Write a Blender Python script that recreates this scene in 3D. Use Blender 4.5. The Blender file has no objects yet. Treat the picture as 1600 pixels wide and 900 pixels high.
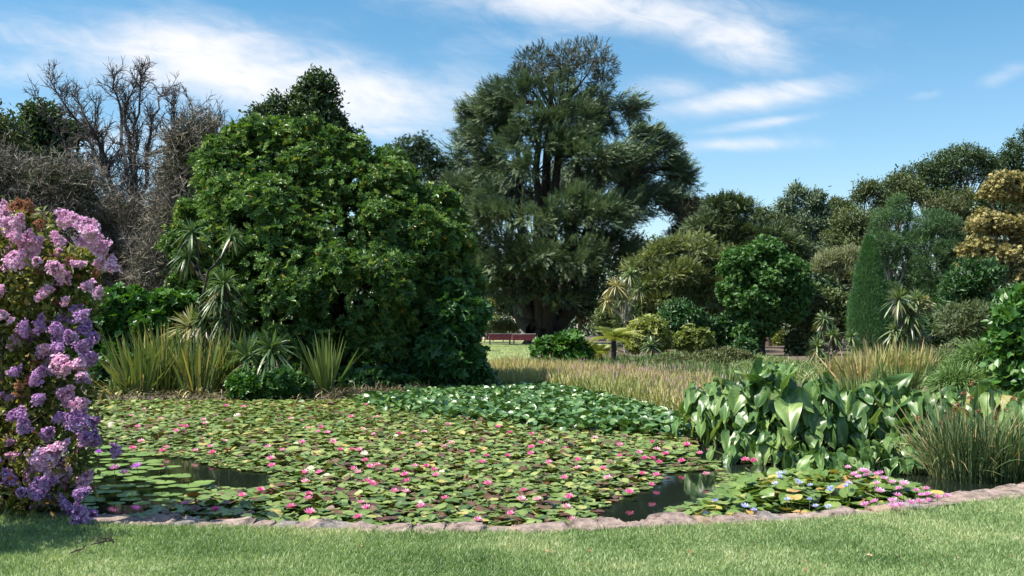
import bpy, math, random
import numpy as np
rng = np.random.default_rng(11)
random.seed(5)
SC = bpy.context.scene
COL = SC.collection

# ------------------------------------------------------------------ camera maths
F = 1556.0            # focal length in pixels of the 1600 px wide photograph
CZ = 1.6
TILT = math.atan(60 / F)
sa, ca = math.sin(TILT), math.cos(TILT)
WATER = -0.14

def ray(px, py):
    u = (px - 800) / F; v = (450 - py) / F
    return u, ca - v * sa, sa + v * ca
def at(px, py, d):                      # point seen at a pixel, d metres into the scene
    u, y, z = ray(px, py); t = d / y
    return np.array([u * t, d, CZ + z * t])
def onz(px, py, z=0.0):                 # point of a level plane seen at a pixel
    u, y, zz = ray(px, py); t = (z - CZ) / zz
    return np.array([u * t, y * t, z])
def proj(P):
    P = np.asarray(P, float); x, y, z = P[..., 0], P[..., 1], P[..., 2] - CZ
    dep = y * ca + z * sa; up = -y * sa + z * ca
    return 800 + F * x / dep, 450 - F * up / dep
def gnd(px, d, z=0.0):
    return np.array([(px - 800) / F * d, d, z])

def in_poly(x, y, poly):
    x = np.asarray(x, float); y = np.asarray(y, float)
    r = np.zeros(x.shape, bool); n = len(poly)
    for i in range(n):
        x1, y1 = poly[i][:2]; x2, y2 = poly[(i + 1) % n][:2]
        if y1 == y2: continue
        c = ((y1 > y) != (y2 > y)) & (x < (x2 - x1) * (y - y1) / (y2 - y1) + x1)
        r ^= c
    return r

# ------------------------------------------------------------------ small vector helpers
def nrm(v):
    return v / np.maximum(np.linalg.norm(v, axis=-1, keepdims=True), 1e-9)
def frames(axis, normal):
    y = nrm(axis); x = nrm(np.cross(y, normal)); z = np.cross(x, y)
    return np.stack([x, y, z], -1)
def rdir(n):
    return nrm(rng.normal(size=(n, 3)))
def lump(d, f=3.0, seed=0, n=6):        # smooth bumpy function of position
    r = np.random.default_rng(seed)
    k = r.normal(size=(n, 3)) * f; p = r.uniform(0, 6.28, n)
    return np.sin(d @ k.T + p).sum(-1) / n

class MB:
    """collects geometry for ONE mesh object"""
    def __init__(s):
        s.V = []; s.F = []; s.T = []; s.M = []; s.n = 0
    def raw(s, V, faces, tint=0.5, mat=0):
        V = np.asarray(V, float).reshape(-1, 3)
        s.V.append(V)
        s.T.append(np.broadcast_to(np.asarray(tint, float), (len(V),)).copy())
        for f in faces if isinstance(faces, list) else [faces]:
            f = np.asarray(f, int)
            if len(f): s.F.append(f + s.n); s.M.append(np.full(len(f), mat))
        s.n += len(V)
    def inst(s, tm, P, R, S, tint=0.5, mat=0):
        tv, tf, tt = tm
        P = np.asarray(P, float); n = len(P)
        if n == 0: return
        S = np.asarray(S, float)
        if S.ndim == 1: S = S[:, None]
        V = P[:, None, :] + np.einsum('nij,nkj->nki', R, tv[None] * np.broadcast_to(S[:, None, :], (n, 1, S.shape[-1])))
        t = np.broadcast_to(np.asarray(tint, float), (n,))[:, None] + tt[None]
        off = (np.arange(n) * len(tv))[:, None, None]
        s.raw(V.reshape(-1, 3), [(f[None] + off).reshape(-1, f.shape[1]) for f in tf], t.reshape(-1), mat)
    def ribbons(s, P, D, L, W, bend, segs=4, tint=0.5, prof=None, side=None, mat=0, tip=0.0):
        """strap leaves: start P, direction D, length L, width W, sag bend"""
        n = len(P); D = nrm(D)
        L = np.broadcast_to(L, (n,)); W = np.broadcast_to(W, (n,)); bend = np.broadcast_to(bend, (n,))
        if side is None:
            side = np.cross(D, np.array([0, 0, 1.0]) + rng.normal(size=(n, 3)) * .35)
        side = nrm(side)
        t = np.linspace(0, 1, segs + 1)
        if prof is None: prof = np.clip(np.minimum(.55 + 1.5 * t, 2.6 * (1 - t) ** .8), 0, 1)
        prof = np.maximum(prof, .03)
        C = P[:, None] + D[:, None] * (L[:, None] * t)[..., None]
        C[..., 2] -= bend[:, None] * L[:, None] * t ** 2.2
        hor = D * np.array([1, 1, 0]); C += hor[:, None] * (bend[:, None] * L[:, None] * .35 * t ** 2)[..., None]
        w = W[:, None] * prof
        V = np.stack([C - side[:, None] * w[..., None] / 2, C + side[:, None] * w[..., None] / 2], 2)
        i = np.arange(segs) * 2
        f = np.stack([i, i + 1, i + 3, i + 2], 1)
        off = (np.arange(n) * (segs + 1) * 2)[:, None, None]
        tt = np.broadcast_to(np.asarray(tint, float), (n,))
        tt = (tt[:, None] + tip * t[None]).repeat(2, 1)
        s.raw(V.reshape(-1, 3), (f[None] + off).reshape(-1, 4), tt.reshape(-1), mat)
    def tube(s, pts, rad, sides=7, tint=0.5, flute=0.0, mat=0):
        pts = np.asarray(pts, float); rad = np.broadcast_to(np.asarray(rad, float), (len(pts),))
        d = nrm(np.gradient(pts, axis=0)); ref = np.array([0.31, .95, .05])
        x = nrm(np.cross(d, ref)); y = np.cross(d, x)
        a = np.arange(sides) * 2 * math.pi / sides
        fl = 1 + flute * np.sin(a * 5 + 1) + flute * .6 * np.sin(a * 9)
        V = pts[:, None] + rad[:, None, None] * fl[None, :, None] * (np.cos(a)[None, :, None] * x[:, None] + np.sin(a)[None, :, None] * y[:, None])
        m = len(pts); i = np.arange(m - 1)[:, None] * sides; j = np.arange(sides)[None]
        f = np.stack([i + j, i + (j + 1) % sides, i + sides + (j + 1) % sides, i + sides + j], -1).reshape(-1, 4)
        s.raw(V.reshape(-1, 3), f, tint, mat)
    def segs(s, A, B, ra, rb, sides=4, tint=0.5):
        """many straight twigs at once"""
        A = np.asarray(A, float); B = np.asarray(B, float); n = len(A)
        d = nrm(B - A); x = nrm(np.cross(d, rdir(n))); y = np.cross(d, x)
        a = np.arange(sides) * 2 * math.pi / sides
        ring = np.cos(a)[None, :, None] * x[:, None] + np.sin(a)[None, :, None] * y[:, None]
        V = np.concatenate([A[:, None] + ring * np.asarray(ra).reshape(-1, 1, 1), B[:, None] + ring * np.asarray(rb).reshape(-1, 1, 1)], 1)
        j = np.arange(sides); f = np.stack([j, (j + 1) % sides, sides + (j + 1) % sides, sides + j], 1)
        off = (np.arange(n) * 2 * sides)[:, None, None]
        t = np.broadcast_to(np.asarray(tint, float), (n,)).repeat(2 * sides)
        s.raw(V.reshape(-1, 3), (f[None] + off).reshape(-1, 4), t, 0)
    def mesh(s, name, mats, origin=(0, 0, 0), smooth=False):
        me = bpy.data.meshes.new(name)
        V = np.concatenate(s.V) - np.asarray(origin, float)
        tot = np.concatenate([np.full(len(f), f.shape[1]) for f in s.F])
        idx = np.concatenate([f.reshape(-1) for f in s.F])
        me.vertices.add(len(V)); me.vertices.foreach_set('co', V.astype(np.float32).ravel())
        me.loops.add(len(idx)); me.loops.foreach_set('vertex_index', idx.astype(np.int32))
        me.polygons.add(len(tot))
        st = np.concatenate([[0], np.cumsum(tot)[:-1]])
        me.polygons.foreach_set('loop_start', st.astype(np.int32))
        me.polygons.foreach_set('material_index', np.concatenate(s.M).astype(np.int32))
        me.polygons.foreach_set('use_smooth', np.full(len(tot), smooth))
        at_ = me.attributes.new('tint', 'FLOAT', 'POINT')
        at_.data.foreach_set('value', np.concatenate(s.T).astype(np.float32))
        for m in mats if isinstance(mats, (list, tuple)) else [mats]: me.materials.append(m)
        me.update(calc_edges=True)
        return me
    def build(s, name, mats, parent=None, origin=None, smooth=False):
        """link as one object; under a parent the vertices (given in world space) become local to it"""
        if origin is None: origin = parent.location if parent is not None else (0, 0, 0)
        o = bpy.data.objects.new(name, s.mesh(name, mats, origin, smooth)); COL.objects.link(o)
        if parent is not None: o.parent = parent
        else: o.location = origin
        return o

def tag(o, label=None, cat=None, group=None, kind=None):
    if label: o['label'] = label
    if cat: o['category'] = cat
    if group: o['group'] = group
    if kind: o['kind'] = kind
    return o
def thing(name, loc, label, cat, group=None):
    o = bpy.data.objects.new(name, None); COL.objects.link(o)
    o.location = [float(v) for v in loc]; o.empty_display_size = .2
    return tag(o, label, cat, group)

# ------------------------------------------------------------------ materials
def ramp_node(nt, stops):
    r = nt.nodes.new('ShaderNodeValToRGB'); cr = r.color_ramp
    while len(cr.elements) < len(stops): cr.elements.new(.5)
    for e, (p, c) in zip(cr.elements, stops): e.position = p; e.color = (*c, 1)
    return r
def leafmat(name, stops, rough=.5, trans=.3, spec=.4, patch=.12, pscale=.9, tcol=None):
    m = bpy.data.materials.new(name); m.use_nodes = True; nt = m.node_tree; N, K = nt.nodes, nt.links
    bs = N['Principled BSDF']; out = N['Material Output']
    a = N.new('ShaderNodeAttribute'); a.attribute_name = 'tint'
    tc = N.new('ShaderNodeTexCoord'); nz = N.new('ShaderNodeTexNoise'); nz.inputs['Scale'].default_value = pscale; nz.inputs['Detail'].default_value = 3
    K.new(tc.outputs['Object'], nz.inputs['Vector'])
    mm = N.new('ShaderNodeMath'); mm.operation = 'MULTIPLY_ADD'; K.new(nz.outputs['Fac'], mm.inputs[0]); mm.inputs[1].default_value = patch * 4
    ms = N.new('ShaderNodeMath'); ms.operation = 'SUBTRACT'; K.new(a.outputs['Fac'], ms.inputs[0]); ms.inputs[1].default_value = patch * 2
    K.new(ms.outputs[0], mm.inputs[2])
    r = ramp_node(nt, stops); K.new(mm.outputs[0], r.inputs['Fac'])
    K.new(r.outputs['Color'], bs.inputs['Base Color'])
    bs.inputs['Roughness'].default_value = rough; bs.inputs['Specular IOR Level'].default_value = spec
    if trans > 0:
        tr = N.new('ShaderNodeBsdfTranslucent'); mx = N.new('ShaderNodeMixShader'); mx.inputs[0].default_value = trans
        hs = N.new('ShaderNodeMixRGB'); hs.blend_type = 'MULTIPLY'; hs.inputs[0].default_value = 1
        hs.inputs[2].default_value = (*(tcol or (1.25, 1.3, .55)), 1)
        K.new(r.outputs['Color'], hs.inputs[1]); K.new(hs.outputs[0], tr.inputs['Color'])
        K.new(bs.outputs[0], mx.inputs[1]); K.new(tr.outputs[0], mx.inputs[2]); K.new(mx.outputs[0], out.inputs['Surface'])
    return m
def roughmat(name, stops, scale=4, rough=.9, bump=.3, bscale=None, stretch=(1, 1, 1), detail=6, spec=.3):
    m = bpy.data.materials.new(name); m.use_nodes = True; nt = m.node_tree; N, K = nt.nodes, nt.links
    bs = N['Principled BSDF']; tc = N.new('ShaderNodeTexCoord'); mp = N.new('ShaderNodeMapping'); mp.inputs['Scale'].default_value = stretch
    K.new(tc.outputs['Object'], mp.inputs['Vector'])
    nz = N.new('ShaderNodeTexNoise'); nz.inputs['Scale'].default_value = scale; nz.inputs['Detail'].default_value = detail; nz.inputs['Roughness'].default_value = .65
    K.new(mp.outputs[0], nz.inputs['Vector'])
    r = ramp_node(nt, stops); K.new(nz.outputs['Fac'], r.inputs['Fac']); K.new(r.outputs['Color'], bs.inputs['Base Color'])
    bs.inputs['Roughness'].default_value = rough; bs.inputs['Specular IOR Level'].default_value = spec
    n2 = N.new('ShaderNodeTexNoise'); n2.inputs['Scale'].default_value = bscale or scale * 3; n2.inputs['Detail'].default_value = 5
    K.new(mp.outputs[0], n2.inputs['Vector'])
    b = N.new('ShaderNodeBump'); b.inputs['Strength'].default_value = bump; b.inputs['Distance'].default_value = .05
    K.new(n2.outputs['Fac'], b.inputs['Height']); K.new(b.outputs[0], bs.inputs['Normal'])
    return m

M = {}
# dark -> mid -> light leaf colours (albedo)
M['round'] = leafmat('glossy_green_leaf', [(0, (.02, .05, .012)), (.45, (.06, .132, .03)), (.8, (.14, .24, .06)), (1, (.23, .3, .085))], rough=.42, spec=.36, trans=.25)
M['fruit'] = leafmat('yellow_fruit', [(0, (.35, .2, .02)), (1, (.6, .42, .06))], rough=.5, trans=0, patch=0)
M['cypress'] = leafmat('dark_conifer_spray', [(0, (.03, .058, .03)), (.5, (.098, .15, .078)), (1, (.2, .25, .13))], rough=.6, trans=.15, tcol=(1, 1.1, .7))
M['cypress_top'] = leafmat('conifer_spray_with_brown', [(0, (.014, .03, .018)), (.55, (.04, .06, .035)), (1, (.13, .105, .075))], rough=.65, trans=.12)
M['tawny'] = leafmat('tawny_conifer_spray', [(0, (.04, .062, .02)), (.5, (.125, .16, .055)), (1, (.25, .27, .1))], rough=.6, trans=.2)
M['conifer_olive'] = leafmat('olive_conifer_spray', [(0, (.025, .048, .02)), (.5, (.062, .1, .04)), (1, (.135, .175, .07))], rough=.6, trans=.18)
M['midgreen'] = leafmat('mid_green_leaf', [(0, (.02, .06, .016)), (.5, (.06, .15, .036)), (1, (.13, .24, .065))], rough=.5, trans=.3, spec=.35)
M['dark'] = leafmat('dark_green_leaf', [(0, (.016, .038, .015)), (.5, (.04, .08, .03)), (1, (.09, .13, .048))], rough=.5, trans=.2)
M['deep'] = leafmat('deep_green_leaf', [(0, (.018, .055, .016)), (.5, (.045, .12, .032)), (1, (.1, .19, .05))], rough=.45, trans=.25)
M['bright'] = leafmat('bright_green_leaf', [(0, (.02, .07, .012)), (.5, (.05, .14, .022)), (1, (.11, .2, .035))], rough=.42, trans=.3)
M['lime'] = leafmat('yellow_green_leaf', [(0, (.08, .11, .025)), (.5, (.22, .26, .07)), (1, (.38, .38, .13))], rough=.5, trans=.3)
M['olive'] = leafmat('olive_leaf', [(0, (.032, .05, .018)), (.5, (.072, .106, .036)), (1, (.14, .172, .065))], rough=.55, trans=.22)
M['olivepale'] = leafmat('pale_olive_leaf', [(0, (.05, .065, .025)), (.5, (.11, .13, .05)), (1, (.2, .2, .09))], rough=.55, trans=.25)
M['greybush'] = leafmat('grey_green_leaf', [(0, (.07, .09, .04)), (.5, (.17, .195, .095)), (1, (.3, .31, .17))], rough=.6, trans=.25)
M['gold'] = leafmat('golden_leaf', [(0, (.06, .065, .022)), (.35, (.19, .175, .06)), (1, (.44, .38, .16))], rough=.55, trans=.25, tcol=(1.1, 1.1, .7))
M['bluegreen'] = leafmat('blue_green_conifer', [(0, (.018, .05, .018)), (.5, (.052, .12, .042)), (1, (.125, .21, .075))], rough=.6, trans=.2)
M['cypgreen'] = leafmat('fresh_green_cypress', [(0, (.022, .07, .024)), (.5, (.06, .155, .052)), (1, (.13, .25, .09))], rough=.55, trans=.2)
M['grey_twig'] = leafmat('dry_grey_twig', [(0, (.045, .04, .03)), (.6, (.13, .115, .088)), (1, (.3, .265, .21))], rough=.85, trans=0, patch=.1)
M['dry_leaf'] = leafmat('dry_olive_leaf', [(0, (.028, .042, .016)), (.6, (.075, .1, .04)), (1, (.17, .185, .09))], rough=.7, trans=.15)
M['flax'] = leafmat('flax_strap', [(0, (.04, .075, .02)), (.45, (.11, .16, .045)), (.75, (.2, .22, .07)), (1, (.36, .28, .08))], rough=.42, trans=.25, patch=.04)
M['cordyline'] = leafmat('cabbage_tree_strap', [(0, (.16, .13, .06)), (.25, (.05, .1, .035)), (.6, (.12, .18, .07)), (1, (.3, .33, .15))], rough=.4, trans=.25, patch=.02, spec=.5)
M['strawhead'] = leafmat('straw_strap', [(0, (.12, .16, .07)), (.5, (.3, .28, .14)), (1, (.45, .37, .2))], rough=.5, trans=.25, patch=.03)
M['reed'] = leafmat('reed_blade', [(0, (.06, .1, .02)), (.35, (.19, .225, .065)), (.65, (.34, .31, .125)), (1, (.46, .33, .2))], rough=.55, trans=.3, patch=.1, pscale=.5)
M['bankgrass'] = leafmat('bank_grass_blade', [(0, (.05, .035, .022)), (.35, (.13, .095, .06)), (.6, (.09, .1, .04)), (1, (.26, .22, .11))], rough=.6, trans=.2, patch=.1)
M['reedgreen'] = leafmat('green_reed_blade', [(0, (.04, .08, .02)), (.6, (.1, .16, .05)), (1, (.22, .25, .09))], rough=.5, trans=.3, patch=.08, pscale=.6)
M['loose'] = leafmat('loosestrife_spike', [(0, (.42, .28, .2)), (.6, (.5, .33, .33)), (1, (.48, .28, .4))], rough=.7, trans=.3, patch=.05, tcol=(1, 1, 1))
M['rush'] = leafmat('rush_stem', [(0, (.03, .06, .025)), (.5, (.075, .13, .05)), (.8, (.17, .22, .085)), (1, (.34, .26, .12))], rough=.5, trans=.1, patch=.04)
M['restio'] = leafmat('soft_restio_stem', [(0, (.045, .1, .025)), (.6, (.11, .2, .055)), (1, (.2, .28, .1))], rough=.6, trans=.2)
M['rushhead'] = leafmat('brown_rush_flower', [(0, (.12, .055, .025)), (1, (.26, .14, .07))], rough=.8, trans=.1, patch=0, tcol=(1, 1, 1))
M['taro'] = leafmat('taro_leaf', [(0, (.024, .06, .016)), (.4, (.066, .14, .034)), (.8, (.18, .27, .08)), (1, (.26, .33, .12))], rough=.38, trans=.25, spec=.42, patch=.05, pscale=8)
M['tarodry'] = leafmat('yellowing_taro_leaf', [(0, (.12, .16, .04)), (.5, (.26, .25, .08)), (1, (.28, .17, .08))], rough=.5, trans=.25, patch=.15, pscale=7)
M['tarostalk'] = leafmat('taro_stalk', [(0, (.06, .1, .03)), (1, (.2, .22, .09))], rough=.45, trans=0)
M['pad'] = leafmat('lily_pad', [(0, (.075, .03, .022)), (.14, (.12, .065, .03)), (.24, (.035, .075, .016)), (.5, (.105, .16, .034)), (.8, (.21, .26, .075)), (1, (.36, .29, .09))], rough=.42, trans=.12, spec=.45, patch=.03, pscale=3)
M['padflat'] = leafmat('floating_flat_pad', [(0, (.05, .1, .02)), (.5, (.12, .19, .04)), (1, (.2, .27, .07))], rough=.55, trans=.05, spec=.3, patch=.05, pscale=3)
M['padglossy'] = leafmat('dark_glossy_pad', [(0, (.026, .07, .018)), (.5, (.07, .15, .038)), (1, (.2, .29, .1))], rough=.33, trans=.12, spec=.6, patch=.05, pscale=2)
M['padfresh'] = leafmat('fresh_lily_pad', [(0, (.035, .08, .016)), (.45, (.1, .17, .03)), (.8, (.2, .26, .06)), (.9, (.36, .3, .08)), (1, (.4, .2, .07))], rough=.36, trans=.2, spec=.5, patch=.04, pscale=4)
M['pink'] = leafmat('pink_petal', [(0, (.62, .07, .24)), (.5, (.8, .2, .4)), (1, (.88, .46, .58))], rough=.5, trans=.3, patch=0, tcol=(1, .8, 1))
M['palepink'] = leafmat('pale_pink_petal', [(0, (.7, .25, .36)), (1, (.88, .58, .62))], rough=.5, trans=.3, patch=0, tcol=(1, .8, .9))
M['budred'] = leafmat('closed_bud', [(0, (.3, .07, .08)), (1, (.55, .2, .2))], rough=.5, trans=.1, patch=0, tcol=(1, .8, .8))
M['magenta'] = leafmat('star_lily_petal', [(0, (.6, .18, .42)), (.5, (.78, .38, .6)), (1, (.88, .58, .74))], rough=.5, trans=.3, patch=0, tcol=(1, .8, 1))
M['blue'] = leafmat('blue_lily_petal', [(0, (.3, .34, .72)), (.5, (.52, .57, .84)), (1, (.76, .8, .92))], rough=.5, trans=.3, patch=0, tcol=(.8, .8, 1))
M['purple'] = leafmat('purple_lily_petal', [(0, (.34, .08, .5)), (1, (.6, .26, .72))], rough=.5, trans=.3, patch=0, tcol=(1, .8, 1))
M['stamen'] = leafmat('yellow_stamen', [(0, (.6, .35, .03)), (1, (.8, .6, .1))], rough=.6, trans=0, patch=0)
M['stalk'] = leafmat('flower_stalk', [(0, (.09, .06, .03)), (1, (.16, .17, .05))], rough=.5, trans=0, patch=0)
M['myrtle'] = leafmat('crepe_myrtle_leaf', [(0, (.04, .058, .014)), (.45, (.14, .16, .036)), (.75, (.28, .26, .08)), (.9, (.3, .15, .06)), (1, (.34, .1, .05))], rough=.42, trans=.3, patch=.05, pscale=2)
M['panicle'] = leafmat('crepe_myrtle_flower', [(0, (.56, .28, .46)), (.5, (.76, .5, .66)), (1, (.9, .74, .82))], rough=.7, trans=.3, patch=.05, pscale=3, tcol=(1, .85, 1))
M['panicle_violet_shade'] = leafmat('crepe_myrtle_violet_shade_flower', [(0, (.34, .17, .4)), (.5, (.54, .33, .6)), (1, (.75, .54, .76))], rough=.7, trans=.3, patch=.05, pscale=3, tcol=(1, .85, 1))  # violet partly stands in for shade on the lower clusters
M['rosebud'] = leafmat('spent_rusty_head', [(0, (.2, .08, .04)), (.6, (.42, .2, .1)), (1, (.55, .3, .2))], rough=.7, trans=.2, patch=0, tcol=(1, .9, .8))
M['bark'] = roughmat('brown_bark', [(.3, (.05, .038, .03)), (.7, (.14, .11, .085))], scale=6, stretch=(1, 1, .2), bump=.6)
M['bark_grey'] = roughmat('grey_fibrous_bark', [(.3, (.06, .052, .046)), (.7, (.22, .19, .165))], scale=3, stretch=(1, 1, .12), bump=.8)
M['bark_pale'] = roughmat('pale_bark', [(.3, (.2, .17, .13)), (.7, (.4, .35, .28))], scale=6, stretch=(1, 1, .3), bump=.3)
M['bark_dark'] = roughmat('dark_bark', [(.3, (.02, .017, .014)), (.7, (.06, .05, .04))], scale=6, stretch=(1, 1, .3), bump=.5)
M['deadwood'] = roughmat('weathered_dead_wood', [(.3, (.03, .027, .025)), (.7, (.1, .088, .076))], scale=5, stretch=(1, 1, .3), bump=.4)
M['stone'] = roughmat('pinkish_edging_stone', [(.32, (.06, .046, .038)), (.45, (.17, .128, .106)), (.6, (.26, .2, .168)), (.8, (.4, .33, .285))], scale=7, bump=.9, bscale=14)
M['stone_tan'] = roughmat('tan_edging_stone', [(.32, (.075, .054, .036)), (.5, (.23, .168, .115)), (.75, (.36, .285, .21))], scale=7, bump=.9, bscale=14)
M['stone_grey'] = roughmat('grey_edging_stone', [(.32, (.055, .049, .043)), (.5, (.165, .146, .13)), (.75, (.31, .28, .25))], scale=7, bump=.9, bscale=14)
M['mortar'] = roughmat('pale_mortar', [(.3, (.12, .09, .07)), (.7, (.24, .2, .165))], scale=8, bump=.5)
M['soil'] = roughmat('leaf_litter_soil', [(.25, (.04, .03, .022)), (.5, (.09, .068, .05)), (.75, (.17, .13, .095))], scale=1.2, bump=.6, bscale=9, detail=9)
M['lawn'] = roughmat('lawn_ground', [(.25, (.08, .125, .045)), (.5, (.14, .19, .075)), (.75, (.23, .27, .13))], scale=2.2, bump=.5, bscale=60, detail=9)
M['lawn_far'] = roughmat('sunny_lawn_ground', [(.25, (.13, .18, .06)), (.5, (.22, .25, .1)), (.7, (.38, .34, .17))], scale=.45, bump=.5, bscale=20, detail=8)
M['grass'] = leafmat('lawn_grass_blade', [(0, (.08, .15, .045)), (.4, (.2, .29, .11)), (.75, (.34, .4, .2)), (1, (.52, .48, .3))], rough=.5, trans=.3, patch=.1, pscale=1.3)
M['path'] = roughmat('orange_gravel_path', [(.3, (.36, .22, .14)), (.7, (.52, .36, .25))], scale=3, bump=.3)
M['fallen'] = leafmat('fallen_brown_leaf', [(0, (.16, .07, .035)), (.6, (.36, .2, .11)), (1, (.5, .36, .24))], rough=.7, trans=.1, patch=0, tcol=(1, .9, .8))
M['redwood'] = roughmat('dark_red_painted_slats', [(.3, (.19, .03, .045)), (.7, (.27, .055, .075))], scale=6, bump=.15, rough=.5)
M['iron'] = roughmat('dark_iron', [(.3, (.03, .03, .035)), (.7, (.07, .07, .075))], scale=10, bump=.1, rough=.5)
M['greyrail'] = roughmat('weathered_grey_rail', [(.3, (.2, .2, .21)), (.7, (.34, .34, .35))], scale=10, bump=.1, rough=.6)
def water_mat():
    m = bpy.data.materials.new('dark_pond_water'); m.use_nodes = True; nt = m.node_tree; N, K = nt.nodes, nt.links
    bs = N['Principled BSDF']; bs.inputs['Base Color'].default_value = (.008, .012, .008, 1)
    bs.inputs['Roughness'].default_value = .04; bs.inputs['IOR'].default_value = 1.33
    nz = N.new('ShaderNodeTexNoise'); nz.inputs['Scale'].default_value = 5; tc = N.new('ShaderNodeTexCoord'); K.new(tc.outputs['Object'], nz.inputs['Vector'])
    b = N.new('ShaderNodeBump'); b.inputs['Strength'].default_value = .03; b.inputs['Distance'].default_value = .01
    K.new(nz.outputs['Fac'], b.inputs['Height']); K.new(b.outputs[0], bs.inputs['Normal'])
    return m
M['water'] = water_mat()

# ------------------------------------------------------------------ leaf templates (length along +y, face +z)
def T_(v, quads=(), tris=(), t=None):
    v = np.array(v, float)
    return v, [np.array(f, int).reshape(-1, k) for f, k in ((quads, 4), (tris, 3)) if len(f)], np.zeros(len(v)) if t is None else np.array(t, float)
def leaf6(w=.42, fold=.1, droop=.12):
    return T_([(0, 0, 0), (w * .42, .3, fold), (w * .46, .62, fold - droop * .4), (0, 1, -droop), (-w * .46, .62, fold - droop * .4), (-w * .42, .3, fold)],
              quads=[(0, 1, 2, 3), (0, 3, 4, 5)])
def merge(parts):
    v = []; q = []; t3 = []; t = []; n = 0
    for tv, tf, tt in parts:
        v.append(tv); t.append(tt)
        for f in tf: (q if f.shape[1] == 4 else t3).append(f + n)
        n += len(tv)
    fs = ([np.concatenate(q)] if q else []) + ([np.concatenate(t3)] if t3 else [])
    return np.concatenate(v), fs, np.concatenate(t)
def xform(tm, p, axis, normal, s, dt=0):
    R = frames(np.array([axis], float), np.array([normal], float))[0]
    return np.asarray(p) + (tm[0] * s) @ R.T, tm[1], tm[2] + dt
def rosette(n=9, tilt=.25, leaf=None, jit=.15):
    leaf = leaf or leaf6()
    ps = []
    for i in range(n):
        a = i * 2.4 + random.uniform(-jit, jit); e = tilt + random.uniform(-.25, .3) + .5 * (i / n)
        ax = (math.cos(a) * math.cos(e), math.sin(a) * math.cos(e), math.sin(e))
        ps.append(xform(leaf, (ax[0] * .05, ax[1] * .05, 0), ax, (-.3 * ax[0], -.3 * ax[1], 1), random.uniform(.38, .6), random.uniform(-.12, .12)))
    return merge(ps)
def spray(pairs=5, w=.11, sw=.34, ang=.75, droop=.1):
    v = [(-w * .3, 0, 0), (w * .3, 0, 0), (0, 1, -droop * .5)]; t = [0, 0, .1]; tri = [(0, 1, 2)]
    for i in range(pairs):
        y = .1 + .75 * i / max(1, pairs - 1); ln = sw * (1 - .55 * (y - .1)) * random.uniform(.8, 1.15)
        for s in (-1, 1):
            a = ang * random.uniform(.8, 1.15); n = len(v); z = random.uniform(-.06, .06)
            v += [(0, y - w * .6, 0), (0, y + w * .6, 0), (s * ln * math.sin(a), y + ln * math.cos(a), z - droop * .4)]
            t += [0, 0, .12]; tri.append((n, n + 1, n + 2))
    return T_(v, tris=tri, t=t)
def twigs(n=7, w=.018):
    v = []; q = []; t = []
    def st(a, b, wa, wb, dt):
        a = np.array(a); b = np.array(b); d = b - a; sd = np.cross(d, rdir(1)[0]); sd /= np.linalg.norm(sd); k = len(v)
        v.extend([a - sd * wa, a + sd * wa, b + sd * wb, b - sd * wb]); q.append((k, k + 1, k + 2, k + 3)); t.extend([dt] * 4)
    st((0, 0, 0), (.04, .5, .03), w, w * .8, 0); st((.04, .5, .03), (-.02, 1, 0), w * .8, w * .3, .1)
    for i in range(n):
        y = random.uniform(.1, .85); a = np.array((0.03, y, .02)); L = random.uniform(.2, .5) * (1.1 - .5 * y)
        d = nrm(np.array([random.uniform(-1, 1), random.uniform(.2, 1), random.uniform(-.8, .8)]))
        b = a + d * L; st(a, b, w * .6, w * .3, random.uniform(-.1, .2))
        c = a + d * L * .5; st(c, c + nrm(d + rdir(1)[0] * .9) * L * .5, w * .4, w * .25, random.uniform(-.1, .2))
    return T_(v, quads=q, t=t)
LEAF = leaf6(); LEAFW = leaf6(.6, .08, .15); LEAFN = leaf6(.2, .04, .2)
ROS = [rosette() for _ in range(4)]
ROSW = [rosette(7, .2, LEAFW) for _ in range(3)]
TUFT = [rosette(10, .55, leaf6(.24, .03, .1)) for _ in range(3)]
SPR = [spray() for _ in range(4)]
SPRF = [spray(4, .16, .4, .6) for _ in range(3)]
SPRU = [spray(5, .13, .3, .5, -.02) for _ in range(3)]
TWG = [twigs() for _ in range(5)]

# ------------------------------------------------------------------ crowns
def lobe_px(l, d):
    """(px, py, r[, ry[, dy]]) in photo pixels -> centre, radii"""
    px, py, r = l[:3]; ry = l[3] if len(l) > 3 and l[3] else r; dy = l[4] if len(l) > 4 else 0
    k = d / F
    return at(px, py, d + dy), np.array([r * k, r * k * (l[5] if len(l) > 5 else .95), ry * k])
def crown_points(lobes, n, rmin=.72, rmax=1.06, noise=.13, freq=2.2, inside=.78, inner=.12, zmin=.1):
    w = np.array([(r[0] * r[2] + r[0] * r[1]) for c, r in lobes]); w = w / w.sum()
    P = []; Nn = []
    for k, (c, r) in enumerate(lobes):
        m = int(n * w[k] * 1.35) + 4; d = rdir(m)
        f = rng.uniform(rmin, rmax, m) * (1 + noise * 2.2 * lump(d, freq, seed=k * 7 + int(abs(c[0]) * 10)))
        st = rng.random(m) < .035; f[st] *= rng.uniform(1.05, 1.22, st.sum()); ii = rng.random(m) < inner; f[ii] *= rng.uniform(.35, .8, ii.sum())
        p = c + d * r * f[:, None]; ok = p[:, 2] > zmin
        for j, (c2, r2) in enumerate(lobes):
            if j != k: ok &= (((p - c2) / r2) ** 2).sum(1) > inside ** 2
        P.append(p[ok]); Nn.append(nrm(d / r)[ok])
    return np.concatenate(P), np.concatenate(Nn)
UP = np.array([0, 0, 1.0])
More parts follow.
